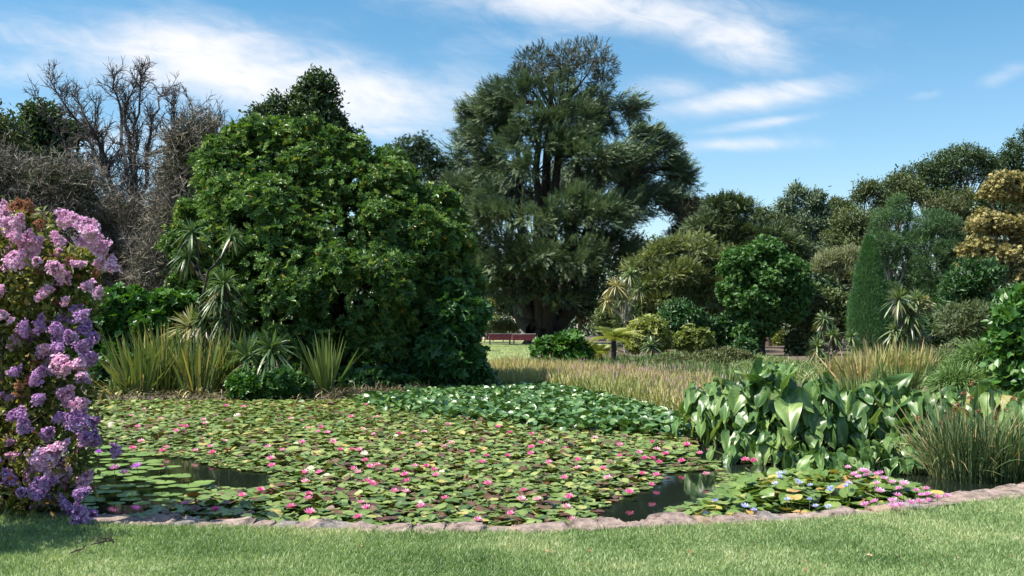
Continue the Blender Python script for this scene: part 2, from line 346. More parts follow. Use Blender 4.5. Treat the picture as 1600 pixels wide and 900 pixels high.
def sublobes(L, m=9, fr=(.26, .42), flat=.75, zmin=.15):
    out = []
    for k, (c, r) in enumerate(L):
        d = rdir(m * 3); d = d[(d[:, 2] > -.55)][:m + 3]; f = rng.uniform(fr[0], fr[1], len(d))
        p = c + d * r * (.93 - f * .62)[:, None]
        for q, ff in zip(p, f):
            if q[2] > zmin: out.append((q, np.array([1, 1, flat]) * r.mean() * ff * rng.uniform(.85, 1.2)))
    return out
def fill_crown(mb, P, Nn, per, cr, leaf, tms, axis=(.5, .2, .8), normal=(.5, .8, .5), flat=.7, size_j=.3, tint=(.3, .75), mat=0, tj=.12, toplight=0.0):
    """leaves in clumps round the points P whose outward direction is Nn"""
    n = len(P); per = max(1, per)
    cs = rng.uniform(.6, 1.3, n)
    off = rng.normal(size=(n, per, 3)) * (cr * cs)[:, None, None] * np.array([1, 1, flat]) * .6
    pts = (P[:, None] + off).reshape(-1, 3); o = np.repeat(Nn, per, 0)
    o = nrm(o + .8 * nrm(off.reshape(-1, 3) + 1e-6)); k = len(pts)
    A = o * axis[0] + UP * axis[1] + rdir(k) * axis[2]
    B = o * normal[0] + UP * normal[1] + rdir(k) * normal[2]
    ct = rng.uniform(tint[0], tint[1], n).repeat(per) + rng.normal(size=k) * tj
    S = leaf * rng.uniform(1 - size_j, 1 + size_j, k)
    R = frames(A, B); g = rng.integers(0, len(tms), k)
    for i, tm in enumerate(tms):
        m = g == i; mb.inst(tm, pts[m], R[m], S[m], ct[m], mat)
    return pts
def wiggle(a, b, n=6, amp=.08, sag=0):
    a = np.asarray(a, float); b = np.asarray(b, float); t = np.linspace(0, 1, n)[:, None]
    L = np.linalg.norm(b - a)
    j = rng.normal(size=(n, 3)) * amp * L * .5; j[0] = 0; j[-1] = 0
    return a + (b - a) * t + j - UP * sag * L * np.sin(t * math.pi)
def limbs(mb, base, lobes, r0, fork=.35, P=None, ntwig=26, lean=0, sides=8):
    base = np.asarray(base, float)
    cs = np.array([c for c, r in lobes]); mid = cs.mean(0)
    fk = base + (mid - base) * fork; fk[2] = max(fk[2], base[2] + .25)
    tp = wiggle(base - UP * .15, fk, 6, .05); rr = np.linspace(1, .72, 6) * r0; rr[0] *= 1.45; rr[1] *= 1.1
    mb.tube(tp, rr, sides)
    for c, r in lobes:
        mb.tube(wiggle(fk - UP * .05 * r0, c, 6, .07), np.linspace(.55, .18, 6) * r0, 6)
    if P is not None and len(P):
        for p in P[rng.integers(0, len(P), ntwig)]:
            i = np.argmin(((cs - p) ** 2).sum(1)); mb.tube(wiggle(fk + (cs[i] - fk) * rng.uniform(.4, .95), p, 5, .08), np.linspace(.2, .05, 5) * r0, 4)

def tree(name, label, cat, d, bx, lobes, n, per, cr, leaf, tms, mat, r0=.18, bark='bark', group=None, fork=.35, ntwig=26, by=0, extra=None, cp={}, sub=(10, (.22, .44)), gap=.42, **kw):
    base = gnd(bx, d + by)
    root = thing(name, base, label, cat, group)
    L = [lobe_px(l, d) for l in lobes]
    if sub:
        P, Nn = crown_points(sublobes(L, *sub), n, **{**dict(inner=.05, inside=.7), **cp}); P2, N2 = crown_points(L, n // 5, .45, .82, zmin=cp.get('zmin', .1)); P = np.concatenate([P, P2]); Nn = np.concatenate([Nn, N2])
    else: P, Nn = crown_points(L, n, **cp)
    if gap and len(P) > 300:
        sz = np.mean([r.mean() for c, r in L]); gk = lump(P, 2.2 / sz, int(bx) + 3, 7) < gap; P, Nn = P[gk], Nn[gk]
    tb = MB(); limbs(tb, base, L, r0, fork, P, ntwig); tb.build('trunk', M[bark], root, smooth=True)
    cb = MB(); pts = fill_crown(cb, P, Nn, per, cr, leaf, tms, **kw)
    if extra: extra(cb, P, Nn, pts)
    cb.build('crown' if cat == 'tree' else 'foliage', mat if isinstance(mat, list) else M[mat], root)
    return root
def shrub(name, label, d, bx, lobes, n, per, cr, leaf, tms, mat, **kw):
    kw.setdefault('r0', .05); kw.setdefault('ntwig', 10)
    return tree(name, label, 'shrub', d, bx, lobes, n, per, cr, leaf, tms, mat, **kw)

# ------------------------------------------------------------------ camera, light, sky
cam = bpy.data.cameras.new('camera'); camo = bpy.data.objects.new('camera', cam); COL.objects.link(camo); SC.camera = camo
cam.sensor_width = 36; cam.lens = F / 1600 * 36; cam.clip_end = 3000; cam.clip_start = .05
camo.location = (0, 0, CZ); camo.rotation_euler = (math.pi / 2 + TILT, 0, 0)
SUNV = nrm(np.array([-.50, -.16, .84]))
sun = bpy.data.lights.new('sun', 'SUN'); sun.energy = 4.8; sun.angle = math.radians(.55); sun.color = (1, .94, .84)
suno = bpy.data.objects.new('sun', sun); COL.objects.link(suno); suno.location = (-20, -10, 40)
from mathutils import Vector
suno.rotation_euler = Vector(-SUNV).to_track_quat('-Z', 'Y').to_euler()
W = bpy.data.worlds.new('World'); SC.world = W; W.use_nodes = True
nt = W.node_tree; N, K = nt.nodes, nt.links
bg = N['Background']; bg.inputs['Strength'].default_value = .095
sky = N.new('ShaderNodeTexSky'); sky.sky_type = 'NISHITA'; sky.sun_disc = False
sky.sun_elevation = math.asin(SUNV[2]); sky.sun_rotation = math.atan2(SUNV[0], SUNV[1]); sky.ozone_density = 2.2; sky.air_density = 1.0; sky.dust_density = .6
def mth(op, a, b=None, c=None, clamp=False):
    n = N.new('ShaderNodeMath'); n.operation = op; n.use_clamp = clamp
    for i, v in enumerate((a, b, c)):
        if v is None: continue
        if isinstance(v, (int, float)): n.inputs[i].default_value = v
        else: K.new(v, n.inputs[i])
    return n.outputs[0]
tc = N.new('ShaderNodeTexCoord'); sp = N.new('ShaderNodeSeparateXYZ'); K.new(tc.outputs['Generated'], sp.inputs[0])
dy_ = mth('MAXIMUM', sp.outputs['Y'], .08)
cu = mth('DIVIDE', sp.outputs['X'], dy_); cw = mth('DIVIDE', sp.outputs['Z'], dy_)
# wisps: stretched and warped noise over the sky plane
cb_ = N.new('ShaderNodeCombineXYZ'); K.new(mth('MULTIPLY', cu, 3.4), cb_.inputs[0]); K.new(mth('ADD', mth('MULTIPLY', cw, 9.0), mth('MULTIPLY', cu, 1.6)), cb_.inputs[1])
n1 = N.new('ShaderNodeTexNoise'); n1.inputs['Scale'].default_value = 1.5; n1.inputs['Detail'].default_value = 9; n1.inputs['Roughness'].default_value = .56; n1.inputs['Distortion'].default_value = .55
K.new(cb_.outputs[0], n1.inputs['Vector'])
mask = None
for (px, py, sx, sy, rot, amp) in [
        (330, 100, 290, 70, -8, 1.05), (90, 60, 170, 46, -14, .62), (520, 150, 240, 64, -6, .95), (650, 160, 150, 56, 0, .75), (605, 203, 110, 17, 2, .75), (30, 105, 120, 34, 0, .5),
        (960, 6, 290, 44, -5, 1.0), (1150, 48, 115, 52, -20, .95), (1175, 85, 60, 22, 10, .6), (870, 45, 160, 34, 0, .4), (1060, 135, 75, 26, 0, .65),
        (1170, 150, 170, 23, 7, .85), (1120, 226, 130, 12, 2, .62), (1195, 190, 100, 9, 8, .5), (1450, 147, 34, 9, 12, .42), (1572, 116, 50, 15, 22, .42),
        (455, 42, 70, 16, -25, .3), (250, 215, 300, 40, 0, .45), (720, 100, 120, 60, 0, .3)]:
    u0 = (px - 800) / F; w0 = (510 - py) / F; r = math.radians(rot)
    du = mth('SUBTRACT', cu, u0); dw = mth('SUBTRACT', cw, w0)
    a = mth('DIVIDE', mth('ADD', mth('MULTIPLY', du, math.cos(r)), mth('MULTIPLY', dw, math.sin(r))), sx / F)
    b = mth('DIVIDE', mth('SUBTRACT', mth('MULTIPLY', dw, math.cos(r)), mth('MULTIPLY', du, math.sin(r))), sy / F)
    g = mth('MULTIPLY', mth('POWER', 2.718, mth('MULTIPLY', mth('ADD', mth('MULTIPLY', a, a), mth('MULTIPLY', b, b)), -1.0)), amp)
    mask = g if mask is None else mth('MAXIMUM', mask, g)
mr = N.new('ShaderNodeMapRange'); mr.interpolation_type = 'SMOOTHSTEP'
n3 = N.new('ShaderNodeTexNoise'); n3.inputs['Scale'].default_value = 6; n3.inputs['Detail'].default_value = 8; n3.inputs['Roughness'].default_value = .6; n3.inputs['Distortion'].default_value = .8; K.new(cb_.outputs[0], n3.inputs['Vector'])
nn_s = mth('ADD', mth('MULTIPLY', mth('SUBTRACT', n1.outputs['Fac'], .5), 1.7), mth('MULTIPLY', mth('SUBTRACT', n3.outputs['Fac'], .5), .9))
K.new(mth('ADD', mask, mth('MULTIPLY', nn_s, mth('MULTIPLY_ADD', mask, .7, .35))), mr.inputs['Value'])
mr.inputs['From Min'].default_value = .05; mr.inputs['From Max'].default_value = 1.25; mr.inputs['To Max'].default_value = .95
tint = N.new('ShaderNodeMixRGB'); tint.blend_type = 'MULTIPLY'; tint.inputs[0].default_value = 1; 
hz_ = mth('SQRT', mth('ADD', mth('MULTIPLY', sp.outputs['X'], sp.outputs['X']), mth('MULTIPLY', sp.outputs['Y'], sp.outputs['Y'])))
er = ramp_node(nt, [(0, (.93, .9, .86)), (.33, (.33, .71, .78)), (.6, (1, 1.15, 1.2)), (1, (1.5, 1.5, 1.5))]); K.new(mth('DIVIDE', sp.outputs['Z'], mth('MULTIPLY', mth('MAXIMUM', hz_, .02), 1.2)), er.inputs['Fac'])  # sky overhead, out of view, brightened as added fill for the shadows
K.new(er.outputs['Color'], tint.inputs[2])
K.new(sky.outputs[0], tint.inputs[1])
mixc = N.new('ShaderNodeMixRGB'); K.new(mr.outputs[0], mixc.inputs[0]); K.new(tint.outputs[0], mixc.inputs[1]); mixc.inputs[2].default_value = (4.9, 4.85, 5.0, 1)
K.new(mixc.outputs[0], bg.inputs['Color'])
vs = SC.view_settings; vs.view_transform = 'Standard'; vs.look = 'None'; vs.gamma = 1; vs.use_curve_mapping = False; vs.exposure = 1.2
SC.cycles.max_bounces = 8; SC.cycles.diffuse_bounces = 5; SC.cycles.transmission_bounces = 4; SC.cycles.glossy_bounces = 3
SC.cycles.use_adaptive_sampling = True; SC.cycles.adaptive_threshold = .015; SC.cycles.use_denoising = True
SC.cycles.sample_clamp_indirect = 4; SC.cycles.caustics_reflective = False; SC.cycles.caustics_refractive = False

# ------------------------------------------------------------------ ground, pond, lawn
STONE_PX = [(-700, 690), (-250, 745), (-60, 788), (60, 810), (150, 825), (230, 829), (400, 830), (600, 836), (800, 837), (1000, 831), (1150, 824), (1300, 816), (1450, 802), (1600, 777), (1800, 732), (2100, 690)]
stone_c = np.array([onz(x, y, 0)[:2] for x, y in STONE_PX])
def ycurve(x): return np.interp(x, stone_c[:, 0], stone_c[:, 1])
FAR_PX = [(2100, 684), (1800, 690), (1620, 694), (1480, 690), (1380, 676), (1250, 668), (1130, 668), (1078, 664), (1040, 648), (950, 623), (850, 604), (750, 605), (690, 616), (600, 626), (500, 630), (300, 629), (100, 630), (-50, 638), (-250, 648), (-700, 668)]
pond = [tuple(p) for p in stone_c + np.array([0, .38])] + [tuple(onz(x, y, WATER)[:2]) for x, y in FAR_PX]
def poly_dist(x, y, poly):
    best = np.full(x.shape, 1e9)
    for i in range(len(poly)):
        a = np.array(poly[i]); b = np.array(poly[(i + 1) % len(poly)]); ab = b - a
        t = np.clip(((x - a[0]) * ab[0] + (y - a[1]) * ab[1]) / (ab @ ab + 1e-9), 0, 1)
        best = np.minimum(best, np.hypot(x - a[0] - t * ab[0], y - a[1] - t * ab[1]))
    return best
def grid(xs, ys, zf):
    X, Y = np.meshgrid(xs, ys); V = np.stack([X, Y, zf(X, Y)], -1).reshape(-1, 3)
    nx, ny = len(xs), len(ys); i = np.arange(ny - 1)[:, None] * nx + np.arange(nx - 1)[None]
    return V, np.stack([i, i + 1, i + nx + 1, i + nx], -1).reshape(-1, 4)
def ground_z(X, Y):
    ins = in_poly(X, Y, pond); dd = poly_dist(X, Y, pond)
    z = np.where(ins, -.02 - np.minimum(dd * 1.2, .7), 0)
    p = np.stack([X, Y, X * 0], -1)
    far = np.clip((dd - .3) / 2, 0, 1) * (Y > 12) * (~ins)
    return z + far * .07 * lump(p, .5, 3, 8)
gxs = np.concatenate([-np.geomspace(900, 17, 22), np.arange(-16, 16.01, .3), np.geomspace(17, 900, 22)])
gys = np.concatenate([-np.geomspace(400, 2, 14), np.arange(0, 50, .3), np.geomspace(50.5, 1500, 30)])
mb = MB(); mb.raw(*grid(gxs, gys, ground_z)); tag(mb.build('ground', M['soil'], smooth=True), kind='structure')
mb = MB(); wv = [(x, y, WATER) for x, y in pond]
mb.raw(wv, []); mb.F.append(np.arange(len(wv))[None]); mb.M.append(np.zeros(1, int))
tag(mb.build('pond_water', M['water']), kind='structure')
lx = np.arange(-16, 16.01, .2); tt = np.concatenate([np.linspace(0, .8, 12), np.linspace(.82, 1, 24)])
Yc = -12 + (ycurve(lx)[None] + 12 - .03) * tt[:, None]; X = np.broadcast_to(lx, Yc.shape)
def lawn_h(x, y): return .012 + .012 * (1 + lump(np.stack([x, y, 0 * x], -1), 1.3, 9))
V = np.stack([X, Yc, lawn_h(X, Yc)], -1).reshape(-1, 3); nx = len(lx); i = np.arange(len(tt) - 1)[:, None] * nx + np.arange(nx - 1)[None]
mb = MB(); mb.raw(V, np.stack([i, i + 1, i + nx + 1, i + nx], -1).reshape(-1, 4)); tag(mb.build('lawn', M['lawn'], smooth=True), kind='structure')
# lawn grass: short blades over the part of the lawn in sight and a little beyond
n = 460000
gx = rng.uniform(-9, 9, n); gy = 5.3 + (ycurve(gx) + .03 - 5.3) * rng.random(n) ** .85
k = np.abs(gx) < gy * .56 + 2.6; gx, gy = gx[k], gy[k]; n = len(gx)
hh = rng.uniform(.018, .05, n) * (1 + .35 * lump(np.stack([gx, gy, 0 * gx], -1), 5, 4))
edge = ycurve(gx) - gy < .12; hh[edge] *= rng.uniform(.7, 1.4, edge.sum())
P = np.stack([gx, gy, lawn_h(gx, gy) - .004], -1); D = nrm(UP + rdir(n) * .75); sd = nrm(np.cross(D, rdir(n)))
wd = rng.uniform(.0025, .0055, n)[:, None]
V = np.stack([P - sd * wd, P + sd * wd, P + D * hh[:, None]], 1)
tn = np.clip(.42 + .2 * rng.normal(size=n) + .3 * lump(np.stack([gx, gy, 0 * gx], -1), 2.2, 12) + .25 * lump(np.stack([gx, gy, 0 * gx], -1), 9, 13), 0, 1)
mb = MB(); mb.raw(V.reshape(-1, 3), np.arange(n * 3).reshape(-1, 3), tn.repeat(3)); tag(mb.build('lawn_grass', M['grass']), kind='stuff')
# far lawn and gravel path by the benches
def sheet(name, pts, z, mat):
    mb = MB(); mb.raw([(x, y, z) for x, y in pts], []); mb.F.append(np.arange(len(pts))[None]); mb.M.append(np.zeros(1, int))
    return tag(mb.build(name, mat), kind='structure')
far_lawn = [(-1.5, 30), (-.5, 30.5), (1.5, 34), (2.3, 40), (3.2, 48), (6, 66), (9, 84), (6, 112), (-6, 112), (-6.2, 85), (-4.2, 55), (-2.2, 36)]
sheet('far_lawn', far_lawn, .085, M['lawn_far'])
sheet('path', [(-5.2, 112.5), (-3.2, 112.5), (-3.0, 140), (-6.5, 170), (-9, 170), (-5.6, 140)], .09, M['path'])

# ------------------------------------------------------------------ edging stones
xs = np.interp(np.arange(0, 40, .01), np.concatenate([[0], np.cumsum(np.hypot(*np.diff(stone_c, axis=0).T))]), stone_c[:, 0])
ys = ycurve(xs); pos = 0; stones = 0
tot = int(np.cumsum(np.hypot(*np.diff(stone_c, axis=0).T))[-1] * 100)
mb = MB(); sub = [(xs[i], ys[i]) for i in range(0, tot, 15)]
a_ = np.array([(x, y + .0, -.3) for x, y in sub]); b_ = np.array([(x, y + .0, .02) for x, y in sub]); c_ = np.array([(x, y + .3, .012) for x, y in sub]); d_ = np.array([(x, y + .3, -.4) for x, y in sub])
m_ = len(sub); V = np.concatenate([a_, b_, c_, d_]); i = np.arange(m_ - 1)
mb.raw(V, [np.concatenate([np.stack([i + q * m_, i + 1 + q * m_, i + 1 + (q + 1) * m_, i + (q + 1) * m_], 1) for q in range(3)])]); tag(mb.build('kerb_mortar', M['mortar']), kind='structure')
import bmesh
bmq = bmesh.new(); bmesh.ops.create_icosphere(bmq, subdivisions=4, radius=1)
SPH = np.array([v.co for v in bmq.verts]); SPHF = np.array([[v.index for v in f.verts] for f in bmq.faces]); bmq.free()
kinds = [('stone', 'pinkish'), ('stone', 'pinkish'), ('stone_grey', 'grey'), ('stone_tan', 'tan'), ('stone', 'pinkish')]
visible_i = 0
while pos < tot - 60:
    w = random.choice([random.uniform(.15, .28), random.uniform(.25, .5)]); i0 = int(pos); i1 = min(tot - 1, int(pos + w * 100)); pos += w * 100 - .5
    x0, y0, x1, y1 = xs[i0], ys[i0], xs[i1], ys[i1]
    cx, cy = (x0 + x1) / 2, (y0 + y1) / 2 + .17 + random.uniform(-.035, .035)
    px, py = proj((cx, cy, .05))
    if not (-120 < px < 1720): continue
    ang = math.atan2(y1 - y0, x1 - x0); mk, word = random.choice(kinds)
    if 740 < px < 830: mk, word = 'stone_tan', 'tan'
    hx, hy, hz = w / 2 * 1.03, random.uniform(.16, .24), random.uniform(.11, .15)
    p = np.sign(SPH) * np.abs(SPH) ** np.array([.34, .42, .3])
    p = p * np.array([hx, hy, hz]); q = SPH * (1 + 0 * hx)
    p[:, :2] *= (1 + .16 * lump(q, 2.0, int(pos)) + .08 * lump(q, 6, int(pos) + 1) + .04 * lump(q, 15, int(pos) + 2))[:, None]; p[:, 2] += (.028 * lump(q, 3, int(pos) + 4) + .02 * lump(q, 7, int(pos) + 5) + .012 * lump(q, 16, int(pos) + 6)) * 1.3; p[:, 2] += .05 * p[:, 0] * random.uniform(-1, 1)
    c, s = math.cos(ang), math.sin(ang); P3 = np.stack([p[:, 0] * c - p[:, 1] * s, p[:, 0] * s + p[:, 1] * c, p[:, 2]], -1)
    org = (cx, cy, -hz * .74 + random.uniform(-.016, .016))
    mb = MB(); mb.raw(P3 + np.array(org), SPHF); o = mb.build('edging_stone', M[mk], origin=org, smooth=True)
    where = ('in the shade of the purple flowering shrub' if px < 200 else 'beside dark open water' if 915 < px < 1045 else 'below the blue flowered lilies' if 1045 < px < 1300 else 'below the starry pink lilies' if 1300 < px < 1490 else 'at the foot of the rushes' if px >= 1490 else 'between mown lawn and crowded lily pads')
    tag(o, f'{"wide" if w > .34 else "short"} {word} edging stone {where}', 'stone', 'edging stones along the pond')

# ------------------------------------------------------------------ lily pads
REG_B = [(560, 632), (640, 616), (745, 600), (860, 602), (960, 624), (1050, 650), (1085, 690), (1000, 684), (880, 676), (800, 668), (700, 656), (620, 646)]
REG_C = [(1045, 830), (1075, 800), (1118, 775), (1150, 750), (1225, 738), (1330, 738), (1400, 752), (1490, 780), (1500, 800), (1300, 812)]
REG_D = [(120, 700), (210, 712), (260, 735), (315, 757), (330, 775), (250, 800), (130, 815), (100, 760)]
OPEN = [[(205, 710), (300, 718), (335, 732), (430, 741), (422, 760), (385, 767), (345, 764), (312, 756), (262, 734), (212, 719)],
        [(915, 835), (938, 800), (962, 782), (1010, 766), (1050, 741), (1122, 733), (1128, 765), (1090, 787), (1045, 796), (1030, 835)],
        [(1115, 724), (1225, 726), (1235, 739), (1140, 744)], [(150, 770), (215, 775), (230, 795), (180, 812), (130, 812)]]
def disc(nr=14, cup=0., wav=.03, notch=.12, mid=True, fold=0., seed=0):
    r = np.random.default_rng(seed); a = np.linspace(notch, 2 * math.pi - notch, nr); ph = r.uniform(0, 6, 3)
    rad = 1 + .04 * np.sin(3 * a + ph[0]); rad[0] = rad[-1] = .97
    z = lambda k: cup * k * k + wav * k * np.sin(2 * a + ph[1]) + wav * .8 * k * k * np.sin(5 * a + ph[2]) + fold * np.abs(np.sin(a)) * k
    v = [(0, 0, 0)]; rim = [(rad[i] * math.cos(a[i]), rad[i] * math.sin(a[i]), z(1)[i]) for i in range(nr)]; tri = []; q = []
    t = [.1]
    if mid:
        v += [(.6 * x, .6 * y, z(.6)[i]) for i, (x, y, _) in enumerate(rim)]; t += [.0] * nr
        v += rim; t += [-.06] * nr
        for i in range(nr - 1): tri.append((0, 1 + i, 2 + i)); q.append((1 + i, 1 + nr + i, 2 + nr + i, 2 + i))
    else:
        v += rim; t += [0.] * nr
        tri = [(0, 1 + i, 2 + i) for i in range(nr - 1)]
    return T_(v, quads=q, tris=tri, t=t)
PADN = [disc(16, .05, .035, seed=1), disc(16, .12, .06, seed=2), disc(16, -.08, .07, seed=3), disc(16, .0, .05, fold=.3, seed=4), disc(16, .0, .03, fold=.12, seed=6)]
PADF = [disc(9, .1, .07, mid=False, seed=i) for i in range(4)]
PADB = [disc(10, .2, .08, mid=False, fold=.5, seed=20), disc(10, .1, .12, mid=False, fold=.25, seed=21), disc(10, .25, .05, mid=False, fold=.7, seed=22)]
PADFL = [disc(20, .01, .008, seed=31), disc(20, .015, .012, seed=32)]
def sample_pond(n, x0, x1, y0, y1):
    x = rng.uniform(x0, x1, n); y = rng.uniform(y0, y1, n); k = in_poly(x, y, pond); x, y = x[k], y[k]
    P = np.stack([x, y, np.full(len(x), WATER)], -1); return P
def in_px(P, poly):
    a, b = proj(P); return in_poly(a, b, poly)
def pad_R(n, tilt):
    nn = nrm(UP + rdir(n) * np.array([1, 1, .2]) * np.abs(tilt)[:, None]); return frames(np.cross(nn, rdir(n)), nn), nn
A = sample_pond(158000, -14, 11, 7, 31)
shore = poly_dist(A[:, 0], A[:, 1], pond)
pa, pb = proj(A)
bad = in_poly(pa + rng.normal(0, 12, len(pa)), pb + rng.normal(0, 3.5, len(pa)), REG_B) | in_poly(pa, pb, REG_C) | in_poly(pa, pb, REG_D) | (shore < .1) | ((pa > 1085) & (pb > 655) & (pb < 722)) | (pa > 1235)
for o in OPEN: bad |= in_poly(pa, pb, o)
A = A[~bad]; n = len(A)
rA = rng.uniform(.037, .077, n) * (1 + .15 * lump(A, .8, 5)); rA *= np.where(rng.random(n) < .15, .7, 1)
edgew = np.minimum.reduce([poly_dist(*proj(A), o) for o in OPEN])
crowd = np.clip((edgew - 4) / 18, .12, 1)
tiltA = np.abs(rng.normal(0, .27, n)) * crowd; big = rng.random(n) < .09 * crowd; tiltA[big] += rng.uniform(.2, .7, big.sum())
A[:, 2] += .008 + rng.uniform(0, .085, n) * crowd
tA = np.clip(rng.normal(.56, .15, n) + .12 * lump(A, .6, 8), .26, .95)
brown = rng.random(n) < .12; tA[brown] = rng.uniform(0, .16, brown.sum()); tA[big & (rng.random(n) < .4)] = .12; yel = rng.random(n) < .02; tA[yel] = 1
Bp = sample_pond(32000, -6, 9, 13, 31); b0, b1 = proj(Bp); Bp = Bp[in_poly(b0 + rng.normal(0, 12, len(b0)), b1 + rng.normal(0, 3.5, len(b0)), REG_B)]; nB = len(Bp)
Cp = sample_pond(9000, 0, 8, 7, 14); Cp = Cp[in_px(Cp, REG_C) & (poly_dist(Cp[:, 0], Cp[:, 1], pond) > .08)]
Cp = Cp[~(in_px(Cp, OPEN[1]) | in_px(Cp, OPEN[2]))][:1900]; nC = len(Cp)
Dp = sample_pond(5000, -6.5, -2, 7.5, 14); Dp = Dp[in_px(Dp, REG_D) & (poly_dist(Dp[:, 0], Dp[:, 1], pond) > .1)]
keep = []
for p in Dp:
    if all(np.hypot(*(p - q)[:2]) > .16 for q in keep): keep.append(p)
Dp = np.array(keep)[:95]
PADMESH = {}
def pad_object(P, R, S, tint, tms, mkey, label, group, tms_key):
    i = rng.integers(0, len(tms)); tq = round(float(tint) * 12) / 12; key = (tms_key, i, tq)
    if key not in PADMESH:
        mb = MB(); mb.inst(tms[i], [(0, 0, 0)], np.eye(3)[None], [1.0], tq); PADMESH[key] = mb.mesh('lily_pad', M[mkey], smooth=True)
    o = bpy.data.objects.new('lily_pad', PADMESH[key]); COL.objects.link(o)
    from mathutils import Matrix
    o.matrix_world = Matrix.Translation(P) @ Matrix(R.tolist()).to_4x4() @ Matrix.Scale(float(S), 4)
    tag(o, label, 'lily pad', group)
def tone(t): return 'reddish brown' if t < .2 else 'yellowing' if t > .9 else 'dark green' if t < .45 else 'olive green' if t < .62 else 'pale green'
# the pads nearest the edge are objects, the rest one mass
R_, nn_ = pad_R(n, tiltA); order = np.argsort(A[:, 1] - ycurve(A[:, 0])); order = order[(np.abs(proj(A[order])[0] - 800) < 800)]
nearA = set(order[:150].tolist())
for i in nearA:
    ax = proj(A[i])[0]
    pl = 'close to the dark open water' if edgew[i] < 14 else 'crowded against the tan kerb stone' if 700 < ax < 870 else 'crowded against the kerb left of the tan stone' if ax <= 700 else 'at the kerb near the open water'
    pad_object(A[i], R_[i], rA[i], tA[i], PADN, 'pad', f'{tone(tA[i])} lily pad {"standing tilted" if tiltA[i] > .35 else "lying flat"} {pl}', 'lily pads crowded along the kerb', 'pad')
rest = np.array([i for i in range(n) if i not in nearA])
mbA = MB(); near = A[rest, 1] < 13; g = rng.integers(0, 5, len(rest))
for i, tm in enumerate(PADN):
    m = rest[near & (g == i)]; mbA.inst(tm, A[m], R_[m], rA[m], tA[m])
g = rng.integers(0, 4, len(rest))
for i, tm in enumerate(PADF):
    m = rest[~near & (g == i)]; mbA.inst(tm, A[m], R_[m], rA[m] * 1.05, tA[m])
tag(mbA.build('lily_pads', M['pad'], smooth=True), kind='stuff')
mbB = MB(); Bp[:, 2] += rng.uniform(.03, .2, nB); RB, _ = pad_R(nB, np.abs(rng.normal(0, .55, nB))); g = rng.integers(0, 3, nB); sB = rng.uniform(.06, .105, nB); tB = np.clip(rng.normal(.45, .2, nB), 0, 1)
for i, tm in enumerate(PADB):
    m = g == i; mbB.inst(tm, Bp[m], RB[m], sB[m], tB[m])
tag(mbB.build('glossy_lily_pads', M['padglossy'], smooth=True), kind='stuff')
dk = np.minimum(poly_dist(*proj(Cp), REG_C) / 22, 1); tC = np.abs(rng.normal(0, .55, nC)) * (.15 + .85 * dk); Cp[:, 2] += .01 + rng.uniform(.0, .16, nC) * dk; RC, _ = pad_R(nC, tC)
tnC = np.clip(rng.normal(.5, .16, nC), .1, .8); yl = rng.random(nC) < .1; tnC[yl] = rng.uniform(.88, 1, yl.sum()); sC = rng.uniform(.048, .09, nC)
dC = np.hypot(Cp[:, 0], Cp[:, 1] - 0); ordC = np.argsort(Cp[:, 1] - ycurve(Cp[:, 0])); nearC = set(ordC[:95].tolist()); mbC = MB()
for i in range(nC):
    if i in nearC:
        pad_object(Cp[i], RC[i], sC[i], tnC[i], PADN, 'padfresh', f'{"yellow brown" if tnC[i] > .85 else "fresh green"} glossy lily pad {"standing upright" if tC[i] > .35 else "lying flat"} {"under the blue lilies" if proj(Cp[i])[0] < 1300 else "under the starry pink lilies"} by the kerb', 'fresh lily pads under the blue and starry lilies', 'padfresh')
m = np.array([i for i in range(nC) if i not in nearC]); g = rng.integers(0, 5, len(m))
for i, tm in enumerate(PADN): mbC.inst(tm, Cp[m[g == i]], RC[m[g == i]], sC[m[g == i]], tnC[m[g == i]])
tag(mbC.build('fresh_lily_pads', M['padfresh'], smooth=True), kind='stuff')
RD, _ = pad_R(len(Dp), np.full(len(Dp), .03)); Dp[:, 2] += .012
for i, p in enumerate(Dp):
    pad_object(p + np.array([0, 0, .0012 * i]), RD[i], rng.uniform(.075, .125), .45 + .06 * rng.normal(), PADFL, 'padflat', 'round flat green lily pad floating apart on dark water beside the purple flowering shrub', 'floating pads beside the purple flowering shrub', 'padflat')

# ------------------------------------------------------------------ water lily flowers
def petal(w, curl):
    return T_([(-w * .3, 0, 0), (w * .3, 0, 0), (w, .5, .06), (w * .62, .82, .12 + curl * .5), (0, 1, .16 + curl), (-w * .62, .82, .12 + curl * .5), (-w, .5, .06)], quads=[(0, 1, 2, 6), (6, 2, 3, 5)], tris=[(5, 3, 4)], t=[-.3, -.3, 0, .2, .35, .2, 0])
def lily(rings, w, curl=.1):
    ps = []
    for nr, e, L, dt in rings:
        o = random.uniform(0, 6)
        for i in range(nr):
            a = o + i * 2 * math.pi / nr + random.uniform(-.08, .08); ee = e + random.uniform(-.1, .1)
            ax = (math.cos(a) * math.cos(ee), math.sin(a) * math.cos(ee), math.sin(ee)); up = (-math.cos(a) * math.sin(ee), -math.sin(a) * math.sin(ee), math.cos(ee))
            ps.append(xform(petal(w, curl), (ax[0] * .06, ax[1] * .06, 0), ax, up, L * random.uniform(.9, 1.05), dt))
    return merge(ps)
def stam(r=.16, n=16):
    ps = []
    for i in range(n):
        a = random.uniform(0, 6.28); ax = (math.cos(a) * .5, math.sin(a) * .5, 1); ps.append(xform(LEAFN, (0, 0, .05), ax, (1, 0, .1), random.uniform(.25, .4)))
    return merge(ps)
def one_mesh(name, tm, mkey, tint=.5, smooth=False):
    mb = MB(); mb.inst(tm, [(0, 0, 0)], np.eye(3)[None], [1.0], tint); return mb.mesh(name, M[mkey], smooth=smooth)
